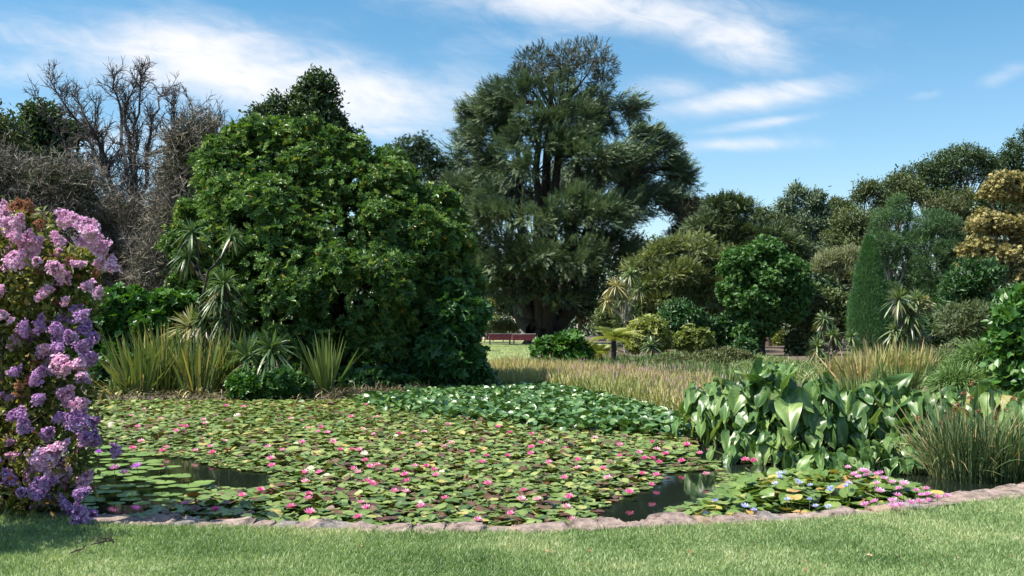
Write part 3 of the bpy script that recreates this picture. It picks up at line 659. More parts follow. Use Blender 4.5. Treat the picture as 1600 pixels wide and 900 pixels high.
FL = {'pink': [lily([(9, .2, 1, .0), (8, .65, .9, .0), (6, 1.05, .75, -.1)], .2) for _ in range(3)], 'pale': [lily([(9, .15, 1, .1), (8, .55, .9, .1), (6, .95, .7, 0)], .21)],
      'bud': [lily([(5, 1.25, 1, .0), (5, 1.35, .95, .1)], .24, -.12)], 'star': [lily([(9, .15, 1, .1), (9, .45, .95, 0), (8, .85, .8, -.1)], .115) for _ in range(3)]}
stam_m = one_mesh('stamens', stam(), 'stamen')
FM = {('pink', i): one_mesh('petals', t, 'pink', .3 + .2 * i) for i, t in enumerate(FL['pink'])}
FM[('pale', 0)] = one_mesh('petals', FL['pale'][0], 'palepink'); FM[('bud', 0)] = one_mesh('bud', FL['bud'][0], 'budred')
for k_ in ('magenta', 'blue', 'purple'):
    for i, t in enumerate(FL['star']): FM[(k_, i)] = one_mesh('petals', t, k_, .35 + .15 * i)
mb = MB(); mb.tube([(0, 0, 0), (.02, .01, .5), (0, 0, 1)], .035, 5); stalk_m = mb.mesh('stalk', M['stalk'])
def flower(px, py, kind, h, size, label, group, name='water_lily'):
    z = WATER + h; p = onz(px, py, z)
    root = thing(name, p, label, 'water lily', group); root.rotation_euler = (random.uniform(-.25, .25), random.uniform(-.25, .25), random.uniform(0, 6)); root.scale = (size,) * 3
    ks = [k for k in FM if k[0] == kind]; o = bpy.data.objects.new('petals' if kind != 'bud' else 'bud', FM[random.choice(ks)]); COL.objects.link(o); o.parent = root
    if kind != 'bud':
        s = bpy.data.objects.new('stamens', stam_m); COL.objects.link(s); s.parent = root
    if h > .1:
        s = bpy.data.objects.new('stalk', stalk_m); COL.objects.link(s); s.parent = root; s.location = (0, 0, -(h + .02) / size); s.scale = (1.2, 1.2, (h + .02) / size)
v8 = [(490,105),(575,110),(750,165),(870,180),(375,175),(265,208),(288,210),(240,232),(508,217),(48,210),(410,310),(422,340),(498,335),(172,330),(20,320),(698,314),(773,328),(713,370),(718,406),(880,440),(955,440),(885,485),(660,528),(570,555),(283,598),(438,628),(903,550),(900,572),(815,612),(908,640),(1150,665),(1190,615),(1157,573),(1168,590),(1330,535),(1388,535),(1215,490),(1228,505),(1195,480),(1127,423),(1150,440),(1210,410),(1245,402),(1185,378),(1120,325),(1060,325),(1155,327),(1028,292),(870,288),(965,215),(995,242),(950,235),(1115,160),(1245,160),(1178,225),(1225,250),(1355,245),(1480,238),(1455,300),(1390,297),(1580,308),(1588,283),(1433,412),(1490,408),(1530,428),(1540,455),(1385,450),(1340,428),(1395,483),(1465,610),(1585,568),(1190,100)]
v6 = [(205,25),(320,60),(285,110),(495,60),(690,40),(155,245),(330,290),(840,118),(1085,95),(1080,160),(1295,165),(970,245),(1330,245),(1010,405),(630,348),(745,425),(520,545),(985,490),(1510,365),(245,598),(1030,605),(975,5),(610,425),(1430,60)]
v5 = [(538,180),(578,173),(510,158),(645,195),(700,222),(800,230),(845,270),(875,262),(405,262),(430,268),(400,285),(280,280),(190,230),(220,272),(65,232),(20,208),(88,150),(415,185),(305,220),(955,297),(800,290),(797,317),(690,328),(592,330),(530,312),(1095,248),(1125,285),(1210,280),(1360,265),(1520,278),(1420,320),(1325,342),(1362,342),(1300,318),(1380,300),(1210,330),(1580,318)]
v7 = [(10,100),(10,132),(95,40),(112,137),(130,177),(288,95),(318,95),(373,75),(440,105),(460,37),(265,70),(345,110),(275,158),(335,163),(315,205),(220,235),(542,160),(638,85),(705,100),(740,105),(555,60),(515,70)]
fl = [(200 + x * .3125, 600 + y * .3125) for x, y in v8] + [(700 + x * .1875, 700 + y * .1875) for x, y in v6] + [(560 + x * .3375, 600 + y * .3375) for x, y in v5] + [(900 + x * .375, 680 + y * .375) for x, y in v7]
done = []
for (px, py) in fl:
    if any(abs(px - a) < 5 and abs(py - b) < 3 for a, b in done): continue
    done.append((px, py)); r = random.random(); d = onz(px, py, WATER)[1]
    kind = 'pink' if r < .72 else 'pale' if r < .9 else 'bud'
    what = {'pink': 'bright pink water lily', 'pale': 'pale faded pink water lily', 'bud': 'dull red closed water lily'}[kind]
    colw = next(w for lim, w in [(260, 'before the flax'), (420, 'before the drooping cabbage trees'), (560, 'before the lone flax'), (700, 'before the shaded bank'), (850, 'below the red benches'), (960, 'below the round bush'), (1060, 'below the tree ferns'), (9999, 'before the elephant ears')] if px < lim)
    band = f'{"far out" if py < 655 else "in the back pads" if py < 690 else "in mid pond" if py < 735 else "in the near pads" if py < 775 else "by the kerb"} {colw}'
    band_ = 'near the kerb' if py > 765 else 'near the dark gap of open water' if min(poly_dist(np.array([px]), np.array([py]), o)[0] for o in OPEN) < 22 else 'beside the mass of dark glossy pads' if py < 700 and poly_dist(np.array([px]), np.array([py]), REG_B)[0] < 25 else 'near the far bank' if py < 660 else 'amid the pads in front of the round tree' if px < 500 else 'amid the pads out in mid pond' if px < 850 else 'amid the pads before the elephant ears'
    flower(px, py + 2, kind, .085, random.uniform(.048, .062) * (1 + max(0, (d - 11)) * .018), f'{what} {band}', 'pink water lilies on the pond')
# small far ones the eye only catches as dots
for (px, py) in [(225, 640), (250, 655), (320, 662), (350, 690), (305, 705), (220, 690), (190, 660), (205, 650), (260, 700), (455, 655), (480, 670), (520, 690)]:
    flower(px, py, 'pale', .08, .06, 'small pale pink water lily in front of the flax clumps', 'pink water lilies on the pond')
for (x, y) in [(898,45),(940,90),(965,105),(985,65),(1005,68),(1015,95),(1025,80),(1075,90),(1100,82),(1125,115),(1080,145),(1095,193),(1172,138),(1250,148),(1220,178),(1208,220),(1325,190),(1390,180),(1360,220),(1400,215),(1405,255),(1460,232),(1520,225),(1065,260),(1005,280),(1180,255),(1180,288),(1225,282),(1290,268),(1345,260)]:
    px, py = 1100 + x * .25, 720 + y * .25
    flower(px, py, 'magenta', random.uniform(.16, .26), random.uniform(.044, .058), 'starry pink lily on a stalk ' + ('near the elephant ear leaves' if py < 750 else 'close to the rushes' if px > 1425 else 'above fresh pads by the kerb'), 'starry pink lilies on stalks')
for (x, y) in [(70,255),(255,290),(312,313),(447,147),(470,85),(500,78),(475,105),(583,130),(600,145),(662,157),(518,247),(660,245),(885,162),(903,145),(790,172),(788,190),(698,288),(778,293)]:
    px, py = 1100 + x * .25, 720 + y * .25
    flower(px, py, 'blue', random.uniform(.16, .24), random.uniform(.036, .048), 'pale blue lily on a stalk ' + ('near the kerb' if py > 780 else 'beside the open water' if py < 750 and px < 1240 else 'above fresh green pads'), 'blue lilies on stalks')
for (x, y) in [(618,322),(740,313),(670,348),(410,237),(470,232),(535,235)]:
    flower(x / 3.4625, 640 + y / 3.4625, 'purple' if x in (740, 535) else 'magenta', .2, .075, ('violet' if x in (740, 535) else 'magenta') + ' starry lily beside the purple flowering shrub', 'starry lilies beside the flowering shrub')

# ------------------------------------------------------------------ meadow and reeds on the far bank
def scatter_poly(n, poly_px, z=0., ymin=5, ymax=60):
    W_ = np.array([onz(x, y, z)[:2] for x, y in poly_px]); lo, hi = W_.min(0), W_.max(0)
    p = rng.uniform(lo, hi, (n, 2)); p = p[in_poly(p[:, 0], p[:, 1], [tuple(w) for w in W_])]
    return np.concatenate([p, np.full((len(p), 1), z)], 1)
MEAD = [(738, 606), (748, 584), (790, 573), (900, 580), (1000, 590), (1110, 604), (1150, 640), (1140, 668), (1078, 662), (1040, 646), (950, 621), (850, 602)]
P = scatter_poly(36000, MEAD); n = len(P); d_ = nrm(UP + rdir(n) * .35)
lm = lump(P, .55, 21); mb = MB()
mb.ribbons(P, d_, rng.uniform(.25, .62, n) * (1 + .3 * lm), rng.uniform(.012, .028, n), rng.uniform(.05, .4, n), 3, np.clip(.62 + .35 * lump(P, .35, 5) + .14 * rng.normal(size=n), .1, 1), tip=.12)
tag(mb.build('meadow_grass', M['reed']), kind='stuff')
P = scatter_poly(4200, MEAD); k = (lump(P, .45, 33) + rng.normal(0, .25, len(P)) > -.1) & (rng.random(len(P)) < np.clip(.12 + (proj(P)[0] - 780) / 420, .08, .75)); P = P[k]; n = len(P); mb = MB()
top = P + np.stack([rng.normal(0, .06, n), rng.normal(0, .06, n), rng.uniform(.25, .66, n)], 1); hh = rng.uniform(.06, .15, n)
mb.segs(top - np.array([0, 0, 1.0]) * hh[:, None], top, .012, .005, 3, rng.uniform(0, 1, n))
tag(mb.build('loosestrife_flowers', M['loose']), kind='stuff')
mb = MB(); P = scatter_poly(14000, [(838, 582), (850, 566), (930, 570), (1060, 566), (1120, 575), (1150, 606), (1060, 602), (950, 588)]); n = len(P)
mb.ribbons(P, nrm(UP + rdir(n) * .3), rng.uniform(.25, .6, n), .03, rng.uniform(.05, .35, n), 3, np.clip(.5 + .25 * lump(P, .5, 9) + .15 * rng.normal(size=n), 0, 1), tip=.1)
tag(mb.build('green_reeds', M['reedgreen']), kind='stuff')
mb = MB(); x_ = np.array([onz(px, py, WATER)[:2] for px, py in FAR_PX[::-1] if -800 < px < 760]); q = rng.random(9000) * (len(x_) - 1); i_ = q.astype(int); P = x_[i_] + (x_[i_ + 1] - x_[i_]) * (q - i_)[:, None] + np.stack([0 * q, rng.uniform(-.1, 1.5, len(q))], 1)
P = np.concatenate([P, np.full((len(P), 1), -.04)], 1); n = len(P); mb.ribbons(P, nrm(UP * .6 + rdir(n) * .7), rng.uniform(.15, .5, n), .022, rng.uniform(.2, .9, n), 4, np.clip(.45 + .4 * lump(P, 1.1, 2) + .2 * rng.normal(size=n), 0, 1), tip=.1)
tag(mb.build('bank_grass', M['bankgrass']), kind='stuff')
mb = MB(); P = scatter_poly(17000, [(1000, 566), (1050, 552), (1160, 554), (1270, 570), (1330, 592), (1310, 606), (1150, 606), (1040, 584)]); n = len(P)
mb.ribbons(P, nrm(UP * .7 + rdir(n) * .6), rng.uniform(.2, .5, n), .03, rng.uniform(.1, .6, n), 3, np.clip(.6 + .3 * lump(P, .5, 14) + .15 * rng.normal(size=n), 0, 1), tip=.1)
tag(mb.build('ground_cover', M['reedgreen']), kind='stuff')
n = 60000; P = np.stack([rng.uniform(-7, 8, n), rng.uniform(32, 84, n), np.full(n, .08)], -1); P = P[in_poly(P[:, 0], P[:, 1], far_lawn)]; n = len(P)
sd = nrm(rdir(n) * np.array([1, 1, 0])) * .03; V = np.stack([P - sd, P + sd, P + np.stack([rng.normal(0, .03, n), rng.normal(0, .03, n), rng.uniform(.03, .1, n)], 1)], 1)
mb = MB(); mb.raw(V.reshape(-1, 3), np.arange(n * 3).reshape(-1, 3), np.clip(.7 + .3 * lump(P, .3, 3) + rng.normal(0, .1, n), 0, 1).repeat(3)); tag(mb.build('far_lawn_grass', M['grass']), kind='stuff')

# ------------------------------------------------------------------ strap plants
def fan(mb, c, n, L, w, spread, bend, tint=(.2, .8), rad=.25, segs=5, upz=1., yellow=.08, dead=0.0, mat=0):
    c = np.asarray(c, float); a = rng.uniform(0, 6.28, n); s = np.abs(rng.normal(0, spread, n))
    D = np.stack([np.cos(a) * s, np.sin(a) * s, np.full(n, upz)], 1)
    P = c + np.stack([np.cos(a), np.sin(a), 0 * a], 1) * (rad * np.sqrt(rng.random(n)))[:, None]
    t = rng.uniform(*tint, n); y = rng.random(n) < yellow; t[y] = rng.uniform(.85, 1, y.sum())
    mb.ribbons(P, D, rng.uniform(.6, 1.05, n) * L, w * rng.uniform(.7, 1.2, n), np.clip(rng.normal(bend, bend * .6, n), 0, 1.2), segs, t, tip=.1, mat=mat)
def flax(px, py, d, h, n, label, spread=.3, bend=.2, w=.042, name='flax_clump', group='flax clumps on the bank', mat='flax', cat='flax', tint=(.25, .72), rad=.4, yellow=.12):
    c = gnd(px, d, -.05); n = int(n * 1.9); root = thing(name, gnd(px, d), label, cat, group); mb = MB()
    fan(mb, c, n, h, w, spread, bend, tint, rad, 6, yellow=yellow)
    o = mb.build('leaves', M[mat], root)
    mb = MB(); m = max(10, n // 7); fan(mb, c + UP * .05, m, h * .45, w * .8, 1.3, .55, (.8, 1), rad, 5, upz=.7); mb.build('dead_leaves', M['strawhead'], root)
    return root
flax(222, 612, 23.6, 1.75, 75, 'yellow striped flax clump leaning over the water, first beside the purple shrub', .42, .1)
flax(262, 610, 24.0, 1.95, 85, 'upright olive flax clump with yellow blades, in front of the bright green shrub', .3, .08)
flax(312, 612, 23.6, 1.75, 80, 'flax clump under the straw headed leaning cabbage tree', .3, .1)
flax(352, 608, 24.2, 1.8, 75, 'green flax clump right of the leaning cabbage tree trunk', .3, .14)
flax(290, 590, 25.2, 1.9, 60, 'taller green flax clump standing behind the yellow bladed one', .35, .3, tint=(.15, .55), yellow=.02)
flax(334, 600, 24.8, 1.7, 70, 'dull green flax clump behind the leaning cabbage tree trunk', .4, .3, tint=(.1, .55), yellow=.04)
flax(402, 606, 24.4, 1.45, 70, 'grey green flax clump behind the low drooping cabbage tree', .45, .4, tint=(.2, .6), yellow=.03)
flax(238, 600, 25.0, 1.7, 70, 'dark green flax clump behind the first yellow striped one', .4, .25, tint=(.1, .5), yellow=.05)
flax(200, 614, 23.5, 1.0, 50, 'short flax clump with arching blades at the left end of the row', .6, .4, yellow=.15)
flax(512, 618, 23.2, 1.7, 34, 'lone thin flax with stiff splayed blades under the round tree', .38, .06, tint=(.2, .5), w=.05, rad=.12, yellow=.03)
flax(470, 600, 23.8, 1.0, 40, 'small dark flax beside the lone thin flax', .5, .25, tint=(.1, .4), rad=.2, yellow=0)

def head(mb, c, L, n, w=.045, dirn=(0, 0, 1), droop=.35, tint=(.3, .8), dead=.2):
    dirn = nrm(np.asarray(dirn, float)); D = nrm(rdir(n) + dirn * .55); t = rng.uniform(*tint, n)
    b = np.clip(droop * (1.1 - D[:, 2]) + rng.normal(0, .08, n), 0, 1)
    mb.ribbons(c + D * .03, D, L * rng.uniform(.7, 1.05, n), w * rng.uniform(.8, 1.2, n), b, 5, t, tip=.05)
    m = int(n * dead)
    if m:
        D2 = nrm(rdir(m) * np.array([1, 1, .3]) + np.array([0, 0, -.5])); mb.ribbons(c - dirn * .1 + D2 * .03, D2, L * rng.uniform(.6, .95, m), w, .5, 4, rng.uniform(0, .12, m))
def cordyline(d, bx, heads, label, r=.07, bark='bark_grey', mat='cordyline', n=70, w=.05, droop=.35, group='cabbage trees', stems=None, name='cabbage_tree', dead=.2, by=None):
    """heads: (px, py, leaf length in px[, material])"""
    base = gnd(bx, d); root = thing(name, base, label, 'cabbage tree', group); tb = MB(); prev = None
    hs = sorted([(at(h[0], h[1], d + rng.uniform(-.2, .2)), h) for h in heads], key=lambda q: q[0][2]); fk = base + UP * hs[0][0][2] * .45
    if stems is not None: fk = at(*stems, d)
    tb.tube(wiggle(base - UP * .1, fk, 5, .04), np.linspace(1.25, .95, 5) * r, 8)
    for c, h in hs: tb.tube(wiggle(fk, c, 6, .06), np.linspace(.95, .6, 6) * r, 7)
    tb.build('trunk', M[bark], root, smooth=True)
    for c, h in hs:
        mb = MB(); head(mb, c, h[2] * d / F, n, w, (rng.normal(0, .15), rng.normal(0, .15), 1), droop, (.22, .5) if bx < 450 else (.3, .8), dead)
        mb.build('leaf_head', M[h[3] if len(h) > 3 else mat], root)
# left bank: dark bark on most trunks stands in for shade
cordyline(24.6, 345, [(300, 512, 40, 'strawhead'), (318, 500, 30)], 'leaning cabbage tree with a straw coloured head above the flax', .055, 'bark_dark', n=110, stems=(340, 560), dead=.5)
cordyline(23.4, 392, [(388, 560, 46), (424, 548, 44), (410, 580, 40)], 'low cabbage tree with drooping grey green heads at the right end of the flax', .06, n=95, droop=.7)
cordyline(24.0, 372, [(358, 492, 36), (350, 445, 34, 'cordyline'), (338, 470, 26)], 'cabbage tree with stacked heads against the left skirt of the round tree', .05, 'bark_dark', n=80, w=.04, droop=.9)
cordyline(24.3, 326, [(300, 364, 30), (362, 370, 22), (292, 402, 26)], 'tallest cabbage tree, its heads pushing out of the round tree', .035, 'bark_dark', n=60, w=.036, droop=.9, stems=(322, 440))
# right bank
cordyline(31, 1402, [(1405, 468, 26), (1432, 470, 24), (1421, 492, 32), (1398, 517, 22), (1428, 522, 26), (1446, 474, 14, 'strawhead')], 'tall cabbage tree with a bare slanting grey trunk and pale clustered heads', .075, 'bark_grey', n=80, droop=.5, stems=(1403, 520))
cordyline(41, 1290, [(1288, 500, 20), (1302, 526, 22), (1278, 542, 22), (1282, 560, 16), (1330, 528, 14)], 'low cabbage tree with yellowish skirts beside the mulch', .08, n=70, droop=.7, w=.06)
cordyline(52, 1538, [(1538, 448, 18), (1530, 470, 20), (1548, 455, 16)], 'far cabbage tree among dark shrubs left of the leafy creeper', .09, n=60, w=.07, stems=(1537, 490))
cordyline(47, 1566, [(1564, 484, 18)], 'small single headed cabbage tree beside the leafy creeper', .07, n=60, w=.06)
cordyline(44, 1018, [(1018, 541, 20)], 'young cabbage tree standing alone on bare mulch', .07, 'bark_dark', n=75, w=.05, droop=.3, dead=.1)
cordyline(60, 978, [(962, 448, 22, 'strawhead'), (985, 430, 18), (972, 470, 22), (1000, 452, 18), (950, 470, 16, 'strawhead'), (990, 492, 22), (968, 508, 24), (1004, 500, 20)], 'pale stemmed cabbage tree cluster beside the giant cypress', .12, 'bark_pale', n=60, w=.075, droop=.6, stems=(976, 500))
cordyline(56, 1278, [(1272, 452, 16), (1282, 462, 12)], 'distant cabbage tree head above the olive shrub', .08, n=50, w=.07)
cordyline(104, 770, [(768, 500, 9), (776, 498, 9), (772, 506, 8)], 'grey spiky cabbage tree by the gravel path', .1, n=50, w=.1)

# tree ferns
def frond_t(pairs=16):
    v = []; tri = []; t = []
    ys = np.linspace(0, 1, 9); z = lambda y: .25 * y - 1.05 * y * y
    q = []
    for y in ys: v += [(-.008, y, z(y)), (.008, y, z(y))]; t += [0, 0]
    for i in range(8): q.append((2 * i, 2 * i + 1, 2 * i + 3, 2 * i + 2))
    for i in range(pairs):
        y = .12 + .86 * i / pairs; ln = .3 * math.sin(math.pi * min(1, .25 + y * .8)) + .02
        for s in (-1, 1):
            n = len(v); v += [(0, y - .028, z(y)), (0, y + .034, z(y)), (s * ln * 1.1, y + .1, z(y) - .06)]; t += [0, 0, .1]; tri.append((n, n + 1, n + 2))
    return T_(v, quads=q, tris=tri, t=t)
FRO = frond_t()
def fern(px, d, top, L, label, n=26):
    base = gnd(px, d); root = thing('tree_fern', base, label, 'tree fern', 'tree ferns on the far bank'); tb = MB(); c = at(px, top, d)
    tb.tube(wiggle(base - UP * .05, c, 5, .02), [.11, .1, .1, .1, .09], 9); tb.build('trunk', M['bark_dark'], root, smooth=True)
    a = np.linspace(0, 6.28, n, endpoint=False) + rng.normal(0, .15, n); e = rng.uniform(.3, 1.15, n)
    A = np.stack([np.cos(a) * np.cos(e), np.sin(a) * np.cos(e), np.sin(e)], 1); mb = MB()
    mb.inst(FRO, np.repeat(c[None], n, 0), frames(A, np.repeat(UP[None], n, 0)), L * rng.uniform(.8, 1.1, n), rng.uniform(.4, .8, n)); mb.build('fronds', M['lime'], root)
fern(959, 37.5, 533, 1.0, 'taller tree fern with pale arching fronds beside the round bright bush')
fern(937, 38.2, 553, 0.85, 'shorter tree fern tucked under the taller one')

# ------------------------------------------------------------------ elephant ears
def taro_leaf(seed, droop=.28, fold=.25):
    r = np.random.default_rng(seed); v = []; q = []; t = []
    ys = np.array([-.36, -.28, -.18, -.08, 0, .1, .22, .36, .5, .64, .78, .9, 1.0]); out = np.interp(ys, [-.36, -.3, -.15, 0, .15, .35, .55, .75, .9, 1], [.15, .31, .45, .47, .45, .39, .3, .19, .08, .0])
    inn = np.where(ys < 0, .03 - ys * .26, 0.0); m = 6; ph = r.uniform(0, 6)
    for s in (1, -1):
        n0 = len(v)
        for i, y in enumerate(ys):
            for j in range(m):
                u = j / (m - 1); x = inn[i] + (out[i] - inn[i]) * u if out[i] > inn[i] else inn[i] * (1 - i * 0)
                vein = math.cos((y - .55 * abs(x)) * 36); z = fold * abs(x) - droop * y * abs(y) - .035 * vein * u + .08 * math.sin(6 * y + ph + 1.5 * s) * u * u
                v.append((s * x, y, z)); t.append(.3 * max(0, vein) ** 3 + (.32 if j == 0 and y >= 0 else 0) - .08 * u + (.3 * r.random() if u == 1 else 0))
        for i in range(len(ys) - 1):
            for j in range(m - 1):
                a, b, c, d = n0 + i * m + j, n0 + i * m + j + 1, n0 + (i + 1) * m + j + 1, n0 + (i + 1) * m + j
                q.append((a, b, c, d) if s == 1 else (d, c, b, a))
    return T_(v, quads=q, t=t)
TARO = [taro_leaf(i, random.uniform(.15, .4), random.uniform(.05, .4)) for i in range(6)]
TAROM = {}
def taro_mesh(i, t):
    t = round(t * 8) / 8
    if (i, t) not in TAROM: TAROM[(i, t)] = one_mesh('leaf', TARO[i], 'tarodry' if t == 1 else 'taro', .5 if t == 1 else t, True)
    return TAROM[(i, t)]
from mathutils import Matrix
def taro(px, d, h, n, spread, leaf, label, lean=(0, 0), group='elephant ear plants in the pond', low=.25):
    base = gnd(px, d, WATER); root = thing('elephant_ear', base, label, 'elephant ear', group); sb = MB()
    for i in range(n):
        a = rng.uniform(0, 6.28) if rng.random() < .45 else rng.uniform(3.3, 6.1)
        f = (i + .5) / n; z = h * (low + (1 - low) * (1 - f ** 1.4)) * rng.uniform(.85, 1.05); rr = spread * (.25 + .85 * f) * rng.uniform(.7, 1.15)
        c = np.array([math.cos(a) * rr + lean[0] * z, math.sin(a) * rr + lean[1] * z, z])
        out = np.array([math.cos(a), math.sin(a), 0]); dn = rng.uniform(.6, 2.2)
        ax = nrm(out * 1.0 - UP * dn + rng.normal(0, .3, 3)); nm = out * rng.uniform(.3, 1.1) + UP * rng.uniform(.2, 1.1) + rng.normal(0, .42, 3)
        if rng.random() < .06: ax = nrm(out * .6 + UP + rng.normal(0, .2, 3)); nm = -out + rng.normal(0, .3, 3)
        R = frames(ax[None], nm[None])[0]; t = float(np.clip(rng.normal(.4, .17), .08, .75)); 
        if rng.random() < .025: t = 1.0
        o = bpy.data.objects.new('leaf', taro_mesh(int(rng.integers(0, 6)), t)); COL.objects.link(o); o.parent = root
        o.matrix_local = Matrix.Translation(c) @ Matrix(R.tolist()).to_4x4() @ Matrix.Scale(leaf * rng.uniform(.42, .8), 4)
        if t == 1.0: o['label'] = 'yellowing leaf'
        s0 = np.array([rng.normal(0, .1), rng.normal(0, .1), -.1]); mid = (s0 + c) / 2 + out * -.05 + UP * h * .12
        tt_ = np.linspace(0, 1, 6)[:, None]; pts = (1 - tt_) ** 2 * s0 + 2 * tt_ * (1 - tt_) * mid + tt_ ** 2 * c
        sb.tube(pts + base, np.linspace(.02, .011, 6), 5, rng.uniform(.2, .8))
    sb.build('stalks', M['tarostalk'], root, smooth=True)
TAR = [(1098, 15.2, .92, 13, .32, .38, 'leftmost slender elephant ear beside the pink meadow', (-.1, 0)), (1132, 14.6, 1.05, 15, .4, .4, 'elephant ear standing second from the pink meadow', (-.05, 0)),
       (1170, 14.0, 1.1, 17, .42, .44, 'elephant ear just left of the tallest broad leaved one', (0, 0)), (1212, 13.8, 1.2, 19, .45, .5, 'tallest elephant ear in the middle of the big clump', (0, 0)),
       (1205, 15.3, 1.28, 15, .5, .46, 'elephant ear rising behind the tallest clump', (0, 0)), (1262, 13.9, 1.08, 18, .45, .48, 'elephant ear just right of the tallest broad leaved one', (.05, 0)),
       (1292, 14.8, .95, 14, .42, .44, 'elephant ear in the dip right of the tall clump', (0, 0)), (1335, 14.2, .9, 15, .42, .44, 'elephant ear in front of the pale reeds', (0, 0)),
       (1372, 14.6, 1.05, 16, .42, .46, 'elephant ear before the reeds at the bare cabbage tree trunk', (0, 0)), (1415, 14.0, .95, 16, .42, .44, 'elephant ear left of the rushes, before the grey bush', (0, 0)),
       (1455, 13.6, .9, 14, .4, .42, 'elephant ear half behind the rushes', (0, 0)), (1500, 14.2, .95, 14, .42, .44, 'elephant ear seen over the brown rush heads', (0, 0)),
       (1555, 13.6, .98, 15, .42, .46, 'elephant ear rising above the rushes below the leafy creeper', (0, 0)), (1595, 12.8, .9, 14, .4, .44, 'rightmost elephant ear over the tall green rush blades', (0, 0)),
       (1285, 11.8, .3, 6, .26, .36, 'lowest elephant ear, spreading over the lily pads nearest the kerb', (0, 0)), (1350, 12.0, .34, 8, .3, .34, 'low elephant ear behind the starry pink lilies', (0, 0)), (1405, 12.0, .42, 8, .3, .34, 'low elephant ear at the foot of the rushes', (0, 0)), (1150, 13.0, .38, 8, .3, .34, 'low elephant ear edging the pads left of the open water', (0, 0)), (1210, 12.6, .42, 8, .3, .36, 'low elephant ear above the dark water gap', (0, 0))]
for (px, d, h, n, s, lf, lb, ln) in TAR: taro(px, d, h * .88, int(n * 2.2), s * 1.12, lf, lb, ln)

# rushes at the right edge, reeds behind the elephant ears
def rush(px, d, h, n, label, spread=.3, bend=.12, heads=True, rad=.3, tint=(.1, .7), mat='rush', name='rush_clump', w=.011, group='rush clumps at the kerb', z0=WATER):
    base = gnd(px, d, z0); root = thing(name, base, label, 'rush', group); mb = MB()
    fan(mb, base, n, h, w, spread, bend, tint, rad, 5, yellow=.12); mb.build('stems', M[mat], root)
    if heads:
        m = n // 16; V = np.concatenate(mb.V).reshape(-1, 12, 3)[:, -1]; V = V[rng.permutation(len(V))[:m]]; V = V[V[:, 2] > base[2] + h * .55]
        for q in V:
            hb = MB(); fill_crown(hb, q[None], UP[None], 6, .022, .05, TUFT[:1], tint=(.2, .9)); hb.build('flower_head', M['rushhead'], root)
rush(1478, 11.6, 1.05, 340, 'brown topped rush clump with straw stems arching over the water', .5, .35, True, .22, (.3, .95))
rush(1510, 11.4, 1.15, 340, 'brown headed rush clump at the kerb, middle of three', .34, .22, True, .3)
rush(1550, 11.3, .95, 340, 'dense blue green rush clump without flowers near the kerb', .3, .2, False, .3, (.0, .5))
rush(1592, 11.2, .95, 260, 'bright green rush clump with broad blades, last along the kerb', .32, .25, False, .25, (.3, .65), 'reedgreen', w=.018)
rush(1440, 12.0, .5, 90, 'short dark rush tuft behind the starry pink lilies', .6, .3, False, .12, (0, .5))
for px, d, h, n, lb in [(1318, 27, 1.1, 130, 'pale reed clump left of the bare cabbage tree trunk, nearest the mulch'), (1345, 26, 1.25, 160, 'green and straw reed clump behind the elephant ears, left of the trunk'), (1378, 27.5, 1.45, 150, 'tall straw tipped reed clump just left of the bare cabbage tree trunk'),
                        (1420, 27, 1.4, 160, 'reed clump with yellow blades just right of the bare cabbage tree trunk'), (1452, 28, 1.35, 140, 'grey green reed clump in front of the grey bush'), (1478, 26, 1.0, 100, 'thin reed clump beside the soft green mound'), (1400, 24, .9, 150, 'low green reed clump at the foot of the cabbage tree trunk'), (1335, 22, .7, 140, 'low bright reed clump right behind the elephant ears')]:
    flax(px, 600, d, h, n, lb, .28, .18, .035, 'reed_clump', 'reed clumps behind the elephant ears', 'reed' if 'straw' in lb or 'pale' in lb or 'yellow' in lb else 'reedgreen', 'reeds', (.2, .8), .5, .1)

# soft green restio mounds
def mound(px, d, lobes, label, n, mat='restio', L=.5, name='restio_mound'):
    base = gnd(px, d); root = thing(name, base, label, 'shrub', 'soft green mounds'); Lb = [lobe_px(l, d) for l in lobes]
    P, Nn = crown_points(Lb, n, .3, .92, .06, zmin=.0); k = len(P); mb = MB()
    mb.ribbons(P, nrm(Nn * .8 + UP * .7 + rdir(k) * .5), L * rng.uniform(.6, 1.1, k), .016, rng.uniform(.2, .8, k), 4, rng.uniform(.15, .8, k), tip=.15); mb.build('stems', M[mat], root)
mound(1535, 21, [(1540, 572, 40, 36), (1570, 580, 34, 34), (1512, 590, 34, 28)], 'fluffy bright green mound behind the rushes', 9000)
mound(1500, 20, [(1498, 608, 34, 22), (1530, 612, 30, 20)], 'lower fluffy mound with dull tips in front of the bright one', 6000)

# ------------------------------------------------------------------ crepe myrtle
d = 8.6; root = thing('crepe_myrtle', gnd(-30, d), 'large crepe myrtle in pink and violet bloom overhanging the kerb', 'flowering shrub')
ML = [lobe_px(l, d) for l in [(15, 430, 95, 85), (75, 480, 66, 70), (60, 590, 74, 75), (95, 640, 40, 50, -.1), (40, 700, 95, 80, -.1), (95, 740, 42, 50, -.2), (-70, 560, 180, 190, 1.0), (-170, 650, 200, 190, 1.4), (-60, 400, 110, 90), (120, 420, 42, 34), (25, 345, 28, 24), (60, 780, 60, 35), (-235, 500, 120, 100, -1.5)]]
P, Nn = crown_points(ML, 2500, .5, 1.04, .14, 3.0, zmin=.03)
tb = MB(); base = np.array(root.location)
for c, r in ML:
    b0 = base + np.array([rng.normal(0, .12), rng.normal(0, .12), -.1]); tb.tube(wiggle(b0, c, 8, .06), np.linspace(.04, .012, 8), 6)
